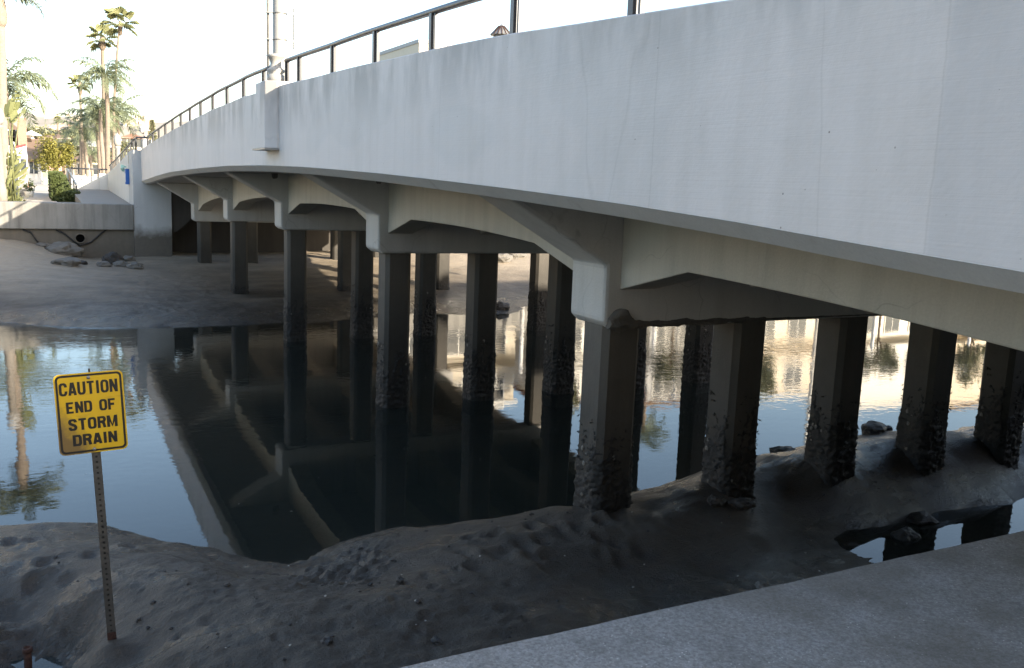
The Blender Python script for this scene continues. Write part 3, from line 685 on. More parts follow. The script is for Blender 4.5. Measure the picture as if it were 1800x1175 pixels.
# far abutment: projecting wing with a white upper band, bearing wall set back
m_ = MB(); m_.prism([(33.0, -.2), (34.6, -.2), (34.6, 4.12), (33.0, 4.18)], 0, 2.78, 3.98)
child(m_, "abutment", M_ABUT, br, .015)
child(MB().box(3.981, XR-.3, 34.3, 35.5, -.2, 3.2), "bearing_wall", M_BEAR_SHADE, br)
child(MB().prism([(3.985, 2.9), (4.6, 2.9), (4.6, 1.9), (4.15, 1.5), (3.985, 1.5)], 1, 33.1, 33.5), "corner_bracket", M_BEAR_SHADE, br)
# pipe stubs and hooks under the deck
m_ = MB()
for (x, y) in ((4.2, 6.2), (4.25, 12.4), (4.2, 18.6)): m_.add(*lumpy(x, y, soff(y)-.03, .07, .05, .08, y, 2, .3))
child(m_, "drain_stub", M_SPALL, br)["kind"] = "stuff"
# railing: double flat-bar posts under one rail
rail = child(MB().tube([(XF+.15, y, top(y)+.37) for y in list(np.arange(-7, 13.41, .7))+[13.42]], .03, 10), "railing", M_RAIL, br)
child(MB().tube([(XF+.15, y, top(y)+.37) for y in list(np.arange(14.1, 32.3, .7))+[32.4]], .03, 10), "railing", M_RAIL, br)
pm = MB()
for y in [13.36, 12.68, 11.07, 9.49, 7.91, 6.29, 4.73, 3.15, 1.55, -.05, -1.65] + list(np.arange(14.9, 32.6, 1.58)):
    m_ = MB(); t = top(y)
    m_.box(XF+.12, XF+.18, y-.028, y+.028, t-.01, t+.35); m_.box(XF+.135, XF+.165, y-.085, y-.06, t-.01, t+.35)
    child(m_, "railing_post", M_RAIL, rail)
mid = MB()
# return of the rail at the bridge end
mid.tube([(XF+.15, 32.4, top(32.4)+.37), (XF+.05, 32.55, top(32.4)+.36), (XF-.14, 32.75, top(32.4)+.36), (XF-.16, 32.78, top(32.6)+.30), (XF-.16, 32.78, 4.18)], .03, 8)
child(mid, "rail_return", M_RAIL, rail)
# far side railing
secs = MB().tube([(XR-.13, y, top(y)+.37) for y in np.arange(-7, 33, .8)], .03, 8)
fr = child(secs, "railing", M_RAIL, br)
for y in np.arange(-6.5, 32.5, 1.6):
    child(MB().box(XR-.155, XR-.105, y-.028, y+.028, top(y)-.01, top(y)+.35), "railing_post", M_RAIL, fr)

# ramp wall beyond the bridge with its railing
rw = empty("ramp_wall", (2.9, 40, 2.3), "white painted ramp wall running on from the far bridge end under a dark railing", "wall")
def rtop(y): return float(np.interp(y, [33, 34.6, 38, 43.2, 46], [4.19, 4.08, 3.83, 3.48, 3.32]))
secs = [[(2.78, y, 1.9), (3.05, y, 1.9), (3.05, y, rtop(y)), (2.78, y, rtop(y))] for y in (34.601, 36, 38, 40, 42, 44, 46)]
child(MB().loft(secs), "wall", M_WHITE, rw)
rr_ = child(MB().tube([(2.88, y, rtop(y)+.36) for y in np.arange(32.9, 46, .8)], .03, 8), "railing", M_RAIL, rw)
for y in np.arange(33.6, 45.8, 1.15): child(MB().box(2.86, 2.91, y-.03, y+.03, rtop(y)-.01, rtop(y)+.34), "railing_post", M_RAIL, rr_)

# ------------------------------------------------------------------ far seawall
fs = empty("seawall", (-4, 33.2, .6), "far concrete seawall with stained coping band and drain outlet above the sand", "seawall")
child(MB().box(-60, 2.775, 32.93, 33.6, 1.54, 2.39), "coping", M_SEAW, fs, .03)
hole = at(141, 419, Y=33.07)
m_ = MB()
m_.box(-60, 2.775, 33.08, 33.5, -.3, 1.538)
child(m_, "wall", M_SEAL, fs)
m_ = MB(); m_.tube([(hole.x, 32.98, hole.z), (hole.x, 33.2, hole.z)], .165, 20, True, False); m_.tube([(hole.x, 32.981, hole.z), (hole.x, 33.2, hole.z)], .135, 20, True, False)
for k in range(20):
    a0, a1 = k*math.pi/10, (k+1)*math.pi/10
    m_.quad(*[(hole.x+r*math.cos(a), 32.98, hole.z+r*math.sin(a)) for r, a in ((.135, a0), (.165, a0), (.165, a1), (.135, a1))])
pipe = child(m_, "drain_pipe", M_SEAL, fs)
m_ = MB(); m_.tube([(hole.x, 33.06, hole.z), (hole.x, 33.0795, hole.z)], .134, 20); child(m_, "bore_shade_disc", M_BORE_SHADE, pipe)  # black disc stands in for the shade inside the pipe
m_ = MB()
for pl in ([(40, 404), (55, 409), (65, 424), (72, 431)], [(98, 404), (115, 412), (130, 425), (141, 432), (160, 426), (176, 412), (188, 403)]):
    pts = [at(px, py, Y=33.03) for px, py in pl]; m_.tube(pts, .028, 6)
child(m_, "hose", M_BLACK, fs)
fs2 = empty("seawall", (30, 33.2, .6), "far concrete seawall on the other side of the bridge", "seawall")
child(MB().box(XR+.01, 150, 32.93, 33.6, 1.54, 2.39), "coping", M_SEAW, fs2); child(MB().box(XR+.01, 150, 33.08, 33.5, -.3, 1.538), "wall", M_SEAL, fs2)

# rocks by the drain and on the flats
def rock(px, py, zg, s, name, label, cat, seed, mat=M_ROCK, group=None, flat=.55, sink=.25, amp=.38, rz=0):
    q = at(px, py, Z=zg); z = hz(q.x, q.y); q = at(px, py, Z=z)
    z = hz(q.x, q.y)
    m = MB(); vs, fs_ = lumpy(0, 0, 0, s, s*.75, s*flat, seed, 3, amp, 1.3)
    c, sn = math.cos(rz), math.sin(rz)
    vs = [(q.x+x*c-y*sn, q.y+x*sn+y*c, z+zz+s*flat*(1-sink*2)) for x, y, zz in vs]
    m.add(vs, fs_); return thing_mesh(m, name, mat, label, cat, group)
rock(112, 448, .8, .52, "boulder", "largest flat topped grey boulder left of the drain outlet", "boulder", 3, flat=.5)
rock(120, 470, .7, .36, "boulder", "low rounded boulder on the sand below the drain outlet", "boulder", 9, flat=.45)
rock(172, 448, .7, .42, "rock_slab", "tilted concrete slab lying right under the drain outlet", "rock", 14, flat=.3, rz=.4)
rock(198, 466, .7, .30, "boulder", "dark rounded boulder in the middle of the drain rubble", "boulder", 21, flat=.8, mat=M_DROCK)
rock(213, 472, .7, .22, "rock", "pale rock beside the dark boulder in the drain rubble", "rock", 26)
rock(238, 474, .6, .24, "rock", "rightmost pale rock of the drain rubble near the abutment", "rock", 31, flat=.5)
rock(183, 473, .7, .2, "rock", "small grey rock at the front of the drain rubble", "rock", 37)
rock(75, 437, 1.0, .22, "rock", "small flat rock against the wall left of the big boulder", "rock", 41, flat=.4)
rock(145, 466, .7, .14, "rock", "smallest dark rock between the boulders below the drain", "rock", 44, mat=M_DROCK)
rock(226, 462, .7, .2, "rock", "grey rock at the back of the drain rubble by the abutment wall", "rock", 46)
rock(880, 476, .7, .42, "boulder", "sunlit tan boulder on the sand beyond the bridge, nearer of two", "boulder", 51, flat=.5)
rock(900, 469, .8, .5, "boulder", "sunlit flat boulder on the sand beyond the bridge, farther of two", "boulder", 56, flat=.4)
rock(882, 543, .05, .22, "rock", "small dark rock at the far water edge seen between the piles", "rock", 59, mat=M_DROCK)
rock(1378, 806, .1, .2, "rock", "flat dark rock at the water edge left of the third front pile", "rock", 63, mat=M_DROCK, flat=.4)
rock(1532, 792, .1, .2, "rock", "tilted dark slab at the water edge between the third and fourth front piles", "rock", 68, mat=M_DROCK, flat=.5, rz=.6)
rock(1556, 787, .1, .08, "rock", "small dark stone beside the tilted slab at the water edge", "rock", 69, mat=M_DROCK)
rock(1590, 962, .0, .15, "rock", "dark brown rock standing in the pool by the near seawall", "rock", 73, mat=M_DROCK, flat=.9, sink=.15)
rock(1615, 938, .0, .17, "rock", "low dark rock behind the brown one in the pool", "rock", 78, mat=M_DROCK, flat=.45)
rock(1340, 1032, .05, .07, "rock", "pale chipped rock just over the edge of the near coping", "rock", 81, flat=.6)
rock(1498, 962, .0, .09, "rock", "pointed small rock breaking the surface of the pool", "rock", 83, mat=M_DROCK, flat=.4)
rock(1258, 878, .3, .10, "rock", "broken concrete lump against the foot of the second front pile", "rock", 85, mat=M_DROCK)
rock(1305, 884, .3, .13, "rock", "long dark lump at the right foot of the second front pile", "rock", 87, mat=M_DROCK, flat=.4)
# little stones strewn over the mud
spots = [(575, 1132), (768, 1130), (703, 1027), (650, 1030), (302, 1075), (310, 1008), (290, 1008), (620, 1102), (865, 915), (825, 928), (1038, 935), (660, 1090), (510, 1100), (270, 1060), (330, 1030), (240, 1095), (380, 1010), (450, 1060), (260, 1105), (950, 1010), (890, 1120), (980, 1060), (735, 1060), (1180, 905), (1205, 838), (1390, 842), (1450, 850)]
m_ = MB(); m_.add([(-.028, 0, 0), (-.01, -.011, .003), (.016, -.009, .004), (.03, .002, .001), (.01, .012, .003), (-.014, .010, .002), (0, 0, .006)], [(0, 1, 6), (1, 2, 6), (2, 3, 6), (3, 4, 6), (4, 5, 6), (5, 0, 6), (5, 4, 3, 2, 1, 0)]); leaf_me = to_mesh(m_, "floating_leaf", M_SHELL2)
stone_me = []
for k in range(4):
    m_ = MB(); m_.add(*lumpy(0, 0, .3, 1, .8, .6, k+90, 2, .5, 1.5)); stone_me.append(to_mesh(m_, "stone", M_DROCK))
for _ in range(70):
    x, y = random.uniform(-.2, 8.5), random.uniform(5.0, 8.2); z = hz(x, y)
    if z > .05:
        q = Vector((x, y, z)); d = q-EYEP; zc_ = d.dot(_fw); spots.append((IW/2+FPX*d.dot(_rt)/zc_, IH/2-FPX*d.dot(_up)/zc_))
for k, (px, py) in enumerate(spots):
    q = at(px, py, Z=.38); q = at(px, py, Z=hz(q.x, q.y)); o = bpy.data.objects.new("stone", stone_me[k % 4]); COL.objects.link(o)
    o.location = (q.x, q.y, hz(q.x, q.y)); s = random.choice((.008, .010, .013, .017, .024)) if k > 2 else .045
    o.scale = (s, s*random.uniform(.7, 1.1), s); o.rotation_euler = (0, 0, random.uniform(0, 6))
    setp(o, "small dark stone lying on the near mud", "stone", "small dark stones strewn over the near mud")
sh_me = []
for k in range(3):
    m_ = MB(); m_.lathe((0, 0, 0), [(1, 0), (.8, .35), (.3, .6), (.02, .66)], 9); sh_me.append(to_mesh(m_, "shell", M_SHELL2))
for k in range(34):
    x, y = random.uniform(.4, 7.5), random.uniform(5.3, 7.6); z = hz(x, y)
    if z < .06: continue
    o = bpy.data.objects.new("shell", sh_me[k % 3]); COL.objects.link(o); s = random.uniform(.006, .014); o.location = (x, y, z); o.scale = (s, s*.75, s); o.rotation_euler = (random.uniform(-.5, .5), random.uniform(-.5, .5), random.uniform(0, 6))
    setp(o, "tiny pale shell lying on the dark near mud", "shell", "tiny pale shells on the near mud")
for px, py in [(152, 833), (182, 850), (512, 899), (420, 886), (290, 790), (247, 720), (560, 840)]:
    q = at(px, py, Z=.004); o = bpy.data.objects.new("floating_leaf", leaf_me); COL.objects.link(o); o.location = q; o.location.z = .003; sz = random.uniform(.35, .7); o.scale = (sz, sz, sz); o.rotation_euler = (0, 0, random.uniform(0, 6))
    setp(o, "tiny pale leaf floating on the dark water", "leaf", "tiny pale leaves floating on the water")
# rusty pipe stub in the corner
q = at(50, 1172, Z=.25); zz = hz(q.x, q.y); q = at(50, 1180, Z=zz)
ps = empty("pipe_stub", (q.x, q.y, zz), "short rusty pipe stub standing in the wet mud at the lower left corner", "pipe")
child(MB().lathe((q.x, q.y, zz), [(.026, -.2), (.026, .10), (.024, .14)], 14), "pipe", M_RUST, ps)
child(MB().lathe((q.x, q.y, zz), [(.026, .14), (.034, .145), (.034, .175), (.022, .18), (.022, .16)], 14), "collar", M_RUST, ps)

# ------------------------------------------------------------------ the caution sign
F = at(197, 1124, Z=.42); zz = hz(F.x, F.y); F = at(197, 1124, Z=zz)
nrm = Vector((-F.x+.15, -F.y, .0)).normalized()
def onpl(px, py):
    d = ray(px, py); t = (F-EYEP).dot(nrm)/d.dot(nrm); return EYEP+d*t
T = onpl(157, 655)
upv = (T-F).normalized(); rgt = upv.cross(nrm).normalized(); nn_ = rgt.cross(upv).normalized()
if nn_.dot(nrm) < 0: nn_ = -nn_
sg = empty("warning_sign", F, "yellow caution end of storm drain sign on a leaning perforated steel post in the mud", "sign")
# local frame matrix: x right, z up, -y towards the viewer
SM = Matrix(((rgt.x, -nn_.x, upv.x), (rgt.y, -nn_.y, upv.y), (rgt.z, -nn_.z, upv.z))).to_4x4()
def signpart(mb, name, mat, parent=None, off=Vector((0, 0, 0))):
    me = to_mesh(mb, name, mat); o = bpy.data.objects.new(name, me); COL.objects.link(o)
    if parent is None:
        o.parent = sg; o.matrix_local = Matrix.Translation(off)@SM
    else: o.parent = parent
    return o
L = (T-F).length
m_ = MB()   # U-channel post with a row of punched holes: web strips between the holes, and two flanges
hw = .024
zs = np.arange(-.3, L+.02, .0254*1.45)
L -= .055
m_.box(-hw, -.0065, 0, .004, -.35, L+.02); m_.box(.0065, hw, 0, .004, -.35, L+.02)
for z in zs: m_.box(-.0066, .0066, .0002, .0038, z, z+.0225)
m_.box(-hw-.003, -hw+.001, 0, .022, -.35, L+.02); m_.box(hw-.001, hw+.003, 0, .022, -.35, L+.02)
post = signpart(m_, "post", M_POST)
m_ = MB(); m_.box(-hw-.004, hw+.004, -.0015, .023, -.05, .05); signpart(m_, "rusted_foot", M_RUST, post)
m_ = MB(); m_.box(-.012, .012, .012, .016, -.35, L); signpart(m_, "post_back", M_BLACK, post)
PW, PH = .402, .528
pc = onpl(160.5, 725.5)-F
pc = SM.to_3x3().transposed()@pc                      # local
def rrect(w_, h_, r, n=7):
    pts = []
    for cx_, cz_, a0 in ((w_/2-r, h_/2-r, 0), (-w_/2+r, h_/2-r, 90), (-w_/2+r, -h_/2+r, 180), (w_/2-r, -h_/2+r, 270)):
        for k in range(n): a = R(a0+90*k/(n-1)); pts.append((cx_+r*math.cos(a), cz_+r*math.sin(a)))
    return pts
m_ = MB(); m_.prism(rrect(PW, PH, .035), 1, -.002, .002)
plate = signpart(m_, "sign_plate", M_SIGN, None, SM.to_3x3()@Vector((pc.x, -.004, pc.z)))
plate.data.materials.append(M_GALV)
for f in plate.data.polygons:
    if abs(f.normal.y) < .5 or f.normal.y > .5: f.material_index = 1
a_ = rrect(PW-.018, PH-.018, .028); b__ = rrect(PW-.044, PH-.044, .019); n_ = len(a_)
m_ = MB(); m_.add([(x, -.0028, z) for x, z in a_]+[(x, -.0028, z) for x, z in b__]+[(x, -.002, z) for x, z in a_]+[(x, -.002, z) for x, z in b__],
    [(i, (i+1) % n_, n_+(i+1) % n_, n_+i) for i in range(n_)]+[(i, (i+1) % n_, 2*n_+(i+1) % n_, 2*n_+i) for i in range(n_)]+[(n_+i, n_+(i+1) % n_, 3*n_+(i+1) % n_, 3*n_+i) for i in range(n_)])
signpart(m_, "border", M_BLACK, plate)
# condensed bold capitals drawn as strokes on a 0..1 x 0..1 cell
def arc(cx_, cy_, rx, ry, a0, a1, n=8): return [(cx_+rx*math.cos(R(a0+(a1-a0)*k/n)), cy_+ry*math.sin(R(a0+(a1-a0)*k/n))) for k in range(n+1)]
SW = .39                                  # stroke width in cell widths
_o = [(.12, .3)]+[(.12, .7)]+arc(.5, .72, .38, .215, 180, 0)+[(.88, .3)]+arc(.5, .28, .38, .215, 0, -180)
FONT = {"C": [[(.88, .66)]+arc(.5, .72, .38, .215, 0, 180)+[(.12, .3)]+arc(.5, .28, .38, .215, 180, 360)+[(.88, .36)]],
 "A": [[(.10, 0), (.44, 1)], [(.90, 0), (.56, 1)], [(.24, .25), (.76, .25)]], "U": [[(.12, 1), (.12, .28)]+arc(.5, .28, .38, .215, 180, 360)+[(.88, 1)]],
 "T": [[(0, .93), (1, .93)], [(.5, .93), (.5, 0)]], "I": [[(.5, 0), (.5, 1)]], "O": [_o], "N": [[(.12, 0), (.12, 1)], [(.88, 0), (.88, 1)], [(.14, .98), (.86, .02)]],
 "E": [[(.12, 0), (.12, 1)], [(.12, .93), (.95, .93)], [(.12, .5), (.82, .5)], [(.12, .07), (.95, .07)]], "F": [[(.12, 0), (.12, 1)], [(.12, .93), (.95, .93)], [(.12, .5), (.82, .5)]],
 "D": [[(.12, 0), (.12, 1)], [(.12, .93), (.5, .93)]+arc(.5, .70, .38, .23, 90, 0)+[(.88, .3)]+arc(.5, .30, .38, .23, 0, -90)+[(.12, .07)]],
 "S": [[(.88, .70)]+arc(.5, .735, .38, .20, 10, 180)+[(.13, .70), (.22, .60), (.76, .42), (.87, .30)]+arc(.5, .265, .38, .20, 0, -170)+[(.12, .31)]],
 "R": [[(.12, 0), (.12, 1)], [(.12, .93), (.52, .93)]+arc(.54, .725, .34, .205, 90, -90)+[(.12, .52)], [(.50, .52), (.74, .38), (.87, 0)]],
 "M": [[(.08, 0), (.08, 1)], [(.92, 0), (.92, 1)], [(.11, .97), (.5, .10), (.89, .97)]]}
def signtext(body, x0, x1, z0, z1):
    wd = [(.42 if c == "I" else (.62 if c == " " else (1.22 if c == "M" else 1.0)))+.27 for c in body]; tot = sum(wd)-.27; u = (x1-x0)/tot; x = x0; H_ = z1-z0
    for c, wc in zip(body, wd):
        if c != " ":
            cw_ = (wc-.27)*u; m = MB(); lay = 0
            for st in FONT[c]:
                P_ = [Vector((x+p[0]*cw_ if c != "I" else x+cw_/2, z0+p[1]*H_, 0)) for p in st]; P_ = [v for i_, v in enumerate(P_) if i_ == 0 or (v-P_[i_-1]).length > H_*.03]; n = len(P_); Lf, Rt = [], []; hw_ = SW*u/2
                if n > 2 and (P_[0]-P_[-1]).length < 1e-6: P_ = P_
                for i, p in enumerate(P_):
                    d0 = (P_[i]-P_[i-1]).normalized() if i else None; d1 = (P_[i+1]-P_[i]).normalized() if i < n-1 else None
                    if d0 is None: d0 = d1
                    if d1 is None: d1 = d0
                    t = (d0+d1).normalized(); k = 1/max(.8, t.dot(d1)); nr = Vector((-t.y, t.x, 0)); Lf.append(p+nr*hw_*k); Rt.append(p-nr*hw_*k)
                fr_ = -.0032-.0001*lay; lay += 1
                if c == "O": Lf.append(Lf[0]); Rt.append(Rt[0]); n += 1
                for i in range(n-1):
                    q = [Lf[i], Lf[i+1], Rt[i+1], Rt[i]]
                    clampz = [Vector((v.x, min(z1, max(z0, v.y)), 0)) for v in q]
                    m.add([(v.x, fr_, v.y) for v in clampz]+[(v.x, -.0019, v.y) for v in clampz], [(0, 1, 2, 3), (7, 6, 5, 4), (0, 4, 5, 1), (1, 5, 6, 2), (2, 6, 7, 3), (3, 7, 4, 0)])
            me = to_mesh(m, "lettering", M_BLACK); o = bpy.data.objects.new("lettering", me); COL.objects.link(o); o.parent = plate
        x += wc*u
def SX(u): return (u-.5)*PW
def SZ(v): return (.5-v)*PH
signtext("CAUTION", SX(.075), SX(.905), SZ(.265), SZ(.105))
signtext("END OF", SX(.155), SX(.86), SZ(.485), SZ(.345))
signtext("STORM", SX(.165), SX(.86), SZ(.70), SZ(.555))
signtext("DRAIN", SX(.21), SX(.84), SZ(.895), SZ(.755))
m_ = MB()
for u, v in ((.5, .062), (.50, .955)): m_.lathe((0, 0, 0), [(.001, -.001), (.011, -.001), (.011, .006), (.001, .008)], 12); m_.v[-48:] = [(SX(u)+x, -.002-z, SZ(v)+y) for x, y, z in m_.v[-48:]]
signpart(m_, "bolt", M_GALV, plate)

# ------------------------------------------------------------------ lamp on the bridge
lq = at(492, 140, X=XF+.42); ly = lq.y
lp = empty("street_lamp", (XF+.42, ly, bot(ly)+.33), "tall white lamp post with conduit and sign bracket rising behind the bridge parapet", "lamp post")
zb = bot(ly)+.331
child(MB().lathe((XF+.42, ly, zb), [(.2, 0), (.2, .25), (.14, .32), (.108, .5), (.104, 3.2), (.09, 6.2)], 20), "pole", M_LPOLE, lp)
child(MB().tube([(XF+.25, ly+.06, zb), (XF+.25, ly+.06, zb+6)], .022, 8), "conduit", M_GALV, lp)
m_ = MB()
for dz in (1.62, 2.02): m_.lathe((XF+.42, ly, zb+dz), [(.108, 0), (.113, 0), (.113, .02), (.108, .02)], 20); m_.bar((XF+.2, ly+.02, zb+dz+.01), (XF+.34, ly-.02, zb+dz+.01), .03, .02)
child(m_, "clamp", M_GALV, lp)
m_ = MB(); bx_, by_ = XF+.61, ly-.11
m_.box(bx_, bx_+.012, by_-.03, by_+.05, zb+1.5, zb+2.12); m_.box(bx_-.05, bx_, by_-.03, by_+.0, zb+1.6, zb+1.63); m_.box(bx_-.05, bx_, by_-.03, by_+.0, zb+2.02, zb+2.05); m_.box(bx_-.055, bx_-.04, by_-.03, by_, zb+1.58, zb+2.07)
child(m_, "bracket_plate", M_GALV, lp)
child(MB().lathe((XF+.42, ly, zb+6.2), [(.05, 0), (.16, .1), (.2, .35), (.15, .6), (.02, .75)], 18), "globe", M_GLOBE, lp)
m_ = MB(); c0 = (XF+.02, 13.5, 4.80)
m_.lathe(c0, [(.12, 0), (.12, .10), (.095, .115), (.13, .15), (.12, .18), (.085, .2), (.075, .26), (.085, .31), (.12, .345), (.135, .37), (.02, .40)], 18)
fin = thing_mesh(m_, "finial", M_LPOLE, "small white turned finial standing on the bridge pilaster", "finial")

# ------------------------------------------------------------------ plants
def rib_frond(m, o, az, el, length, droop, leaf, n=26, hang=.75, rs=random):
    """feather frond: thin rib with leaflets hanging from it"""
    h = Vector((math.cos(az), math.sin(az), 0)); s = Vector((-math.sin(az), math.cos(az), 0)); pts = []; p = Vector(o); e = el
    for k in range(n+1):
        pts.append(p.copy()); p = p+(h*math.cos(e)+Vector((0, 0, math.sin(e))))*length/n; e -= droop/n*(.5+k/n)
    m.tube(pts[::3]+[pts[-1]], [.035*(1-.9*i/max(1, len(pts[::3]))) for i in range(len(pts[::3])+1)], 4, True, False)
    for k in range(3, n+1):
        t = k/n; ll = leaf*(math.sin(math.pi*min(1, .12+t*.86)))**.6*rs.uniform(.85, 1.15); tg = (pts[k]-pts[k-1]).normalized()
        for sd_ in (-1, 1):
            for q in range(2):
                d = (s*sd_*rs.uniform(.45, .9)+tg*rs.uniform(.35, .8)+Vector((0, 0, rs.uniform(-.35, .5)))).normalized()
                b0 = pts[k].lerp(pts[k-1], q*.5); m1 = b0+d*ll*.5+Vector((0, 0, -ll*.10*hang)); e1 = b0+d*ll*.85+Vector((0, 0, -ll*.55*hang))
                ww = tg*ll*.05
                m.add([b0-ww*.5, b0+ww*.5, m1+ww, m1-ww, e1], [(0, 1, 2, 3), (3, 2, 4)])
def feather_palm(base, ztop, r0, r1, nfr, flen, label, group=None, mat=M_FROND, seed=1, shaft=True, trunk=M_TRUNKP, lean=(0, 0), name="feather_palm", up=0):
    rs = random.Random(seed); o = empty(name, base, label, "palm", group)
    N = 14; pts = []
    for k in range(N+1):
        t = k/N; pts.append((base[0]+lean[0]*t+.05*math.sin(t*5+seed), base[1]+lean[1]*t, base[2]-.2+(ztop-base[2]+.2)*t))
    child(MB().tube(pts, [r0*(1-t/N)+r1*t/N+(.012 if t % 2 else 0) for t in range(N+1)], 10), "trunk", trunk, o)
    top_ = Vector(pts[-1])
    if shaft: child(MB().lathe(top_-Vector((0, 0, .15)), [(r1*.9, 0), (r1*1.6, .25), (r1*1.5, .8), (r1*.8, 1.5)], 12), "crownshaft", M_TRUNKP, o); top_ = top_+Vector((0, 0, 1.15))
    m = MB()
    for k in range(nfr):
        az = k*2.39996+rs.uniform(-.2, .2); lv = k/nfr
        rib_frond(m, top_, az, 1.15+up*.4-(1.5-up)*lv+rs.uniform(-.1, .1), flen*rs.uniform(.8, 1.05), 1.5+rs.uniform(-.2, .5), flen*.24, 26, .8, rs)
    child(m, "crown", mat, o)
    return o
def fan_palm(base, ztop, r0, r1, nl, rad, label, group=None, seed=1, bend=(0, 0), skirt=False):
    rs = random.Random(seed); o = empty("fan_palm", base, label, "palm", group); N = 16; pts = []
    for k in range(N+1):
        t = k/N; pts.append((base[0]+bend[0]*t*t+bend[1]*math.sin(math.pi*t), base[1], base[2]-.2+(ztop-base[2]+.2)*t))
    rad_ = [r0*(1-k/N)+r1*k/N for k in range(N+1)]
    child(MB().tube(pts, rad_, 9), "trunk", M_TRUNKB, o)
    tp = Vector(pts[-1])
    child(MB().lathe(tp-Vector((0, 0, .9)), [(r1, 0), (r1*2.0, .25), (r1*2.1, .6), (r1*1.1, 1.0)], 10), "boot_skirt", M_TRUNKB, o)
    m = MB()
    for k in range(nl):
        az = k*2.39996; el = 1.35-2.1*(k/nl)+rs.uniform(-.15, .15); h = Vector((math.cos(az), math.sin(az), 0)); d = h*math.cos(el)+Vector((0, 0, math.sin(el)))
        pet = rad*.55; c = tp+d*pet; m.bar(tp, c, .03, .02)
        s = Vector((-math.sin(az), math.cos(az), 0)); nrm_ = s.cross(d)
        for j in range(15):
            a = (j-7)/7*1.75; dd = d*math.cos(a)+s*math.sin(a); ll = rad*.62*(1-.2*abs(a)/1.75)*rs.uniform(.85, 1.1)
            m1 = c+dd*ll*.6; e1 = c+dd*ll+Vector((0, 0, -ll*.38)); ww = (dd.cross(nrm_)).normalized()*ll*.085
            m.add([c, m1+ww, e1, m1-ww], [(0, 1, 2), (0, 2, 3)])
    child(m, "crown", M_FAN, o)
    return o
def leafy(m, c, r, n, s, seed, shell=.45, squash=(1, 1, 1), lobes=7):
    """leaf quads in uneven clumps through a volume"""
    rs = random.Random(seed); cl = []
    for k in range(lobes):
        v = Vector((rs.gauss(0, 1), rs.gauss(0, 1), rs.gauss(0, .8))).normalized()*rs.uniform(.25, .75); cl.append((v, rs.uniform(.3, .55)))
    for _ in range(n):
        v, q = cl[rs.randrange(lobes)]; d = Vector((rs.gauss(0, 1), rs.gauss(0, 1), rs.gauss(0, 1))).normalized()*q*(rs.random()**shell)
        p = v+d; p = Vector((c[0]+p.x*r*squash[0], c[1]+p.y*r*squash[1], c[2]+p.z*r*squash[2]))
        a = Vector((rs.gauss(0, 1), rs.gauss(0, 1), rs.gauss(0, .6))).normalized(); b = a.cross(Vector((rs.gauss(0, 1), rs.gauss(0, 1), 1))).normalized(); l = s*rs.uniform(.6, 1.3)
        m.add([p-a*l, p+b*l*.45, p+a*l, p-b*l*.45], [(0, 1, 2, 3)])
def broad_tree(base, h, r, label, n=2600, s=.1, mat=M_FICUS, seed=1, group=None, name="broadleaf_tree", squash=(1, 1, 1), tr=.08):
    o = empty(name, base, label, "tree", group); rs = random.Random(seed)
    m = MB(); b = Vector(base); c = b+Vector((0, 0, h-r*squash[2]*.9))
    m.tube([b-Vector((0, 0, .1)), b.lerp(c, .5), c], [tr, tr*.8, tr*.4], 7)
    for k in range(5):
        a = k*1.3; m.tube([b.lerp(c, .6), c+Vector((math.cos(a), math.sin(a), .3))*r*.55], [tr*.5, tr*.15], 5)
    child(m, "trunk", M_BARK, o)
    m = MB(); leafy(m, c, r, n, s, seed, .45, squash, 11); child(m, "crown", mat, o); return o

PG = "palms beyond the far seawall"
def gp(px, Y, z=GZF):          # foot of something seen at px, standing at distance Y
    q = at(px, 300, Y=Y); return (q.x, Y, z)
def hp(px, py, Y): return at(px, py, Y=Y)
t_ = hp(10, 48, 44); f_ = gp(11, 44)
feather_palm(f_, t_.z+.1, .19, .17, 22, 2.3, "stout pale palm trunk at the left edge with its crown cut by the frame", PG, M_FROND, 3, True, M_TRUNKP, up=.45)
t_ = hp(6, 150, 56)
feather_palm((t_.x, 56, GZF), t_.z-1.0, .16, .13, 17, 3.2, "feather palm with yellowing fronds behind the stout pale palm", PG, M_FROND, 8, True, M_TRUNKP)
m_ = None
for (px, py, Y, nf, fl, lab, sd_) in [(185, 118, 66, 19, 2.5, "feather palm with the tallest feathery crown in the palm clump", 4), (171, 196, 70, 17, 2.5, "feather palm with a lower crown and dark trunk in the palm clump", 12), (205, 190, 74, 17, 2.7, "feather palm with a spreading crown at the right of the palm clump", 17), (140, 215, 82, 14, 2.6, "small feather palm with arching fronds at the left of the palm clump", 23)]:
    t_ = hp(px, py, Y); feather_palm((t_.x, Y, GZF), t_.z-.5, .17, .12, nf, fl, lab, PG, M_FROND, sd_, False, M_TRUNKB)
t_ = hp(183, 66, 78); fan_palm((hp(187, 300, 78).x, 78, GZF), t_.z-.1, .22, .13, 15, 1.2, "tall fan palm with thick shaggy trunk, second highest crown", PG, 2)
t_ = hp(211, 37, 72); b_ = hp(199, 300, 72); fan_palm((b_.x, 72, GZF), t_.z-.1, .13, .075, 15, 1.25, "tallest fan palm with thin curving trunk", PG, 5, (t_.x-b_.x, 0))
t_ = hp(150, 146, 80); fan_palm((hp(146, 300, 80).x, 80, GZF), t_.z-.1, .15, .08, 14, .9, "shortest fan palm with slim straight trunk left of the clump", PG, 9)
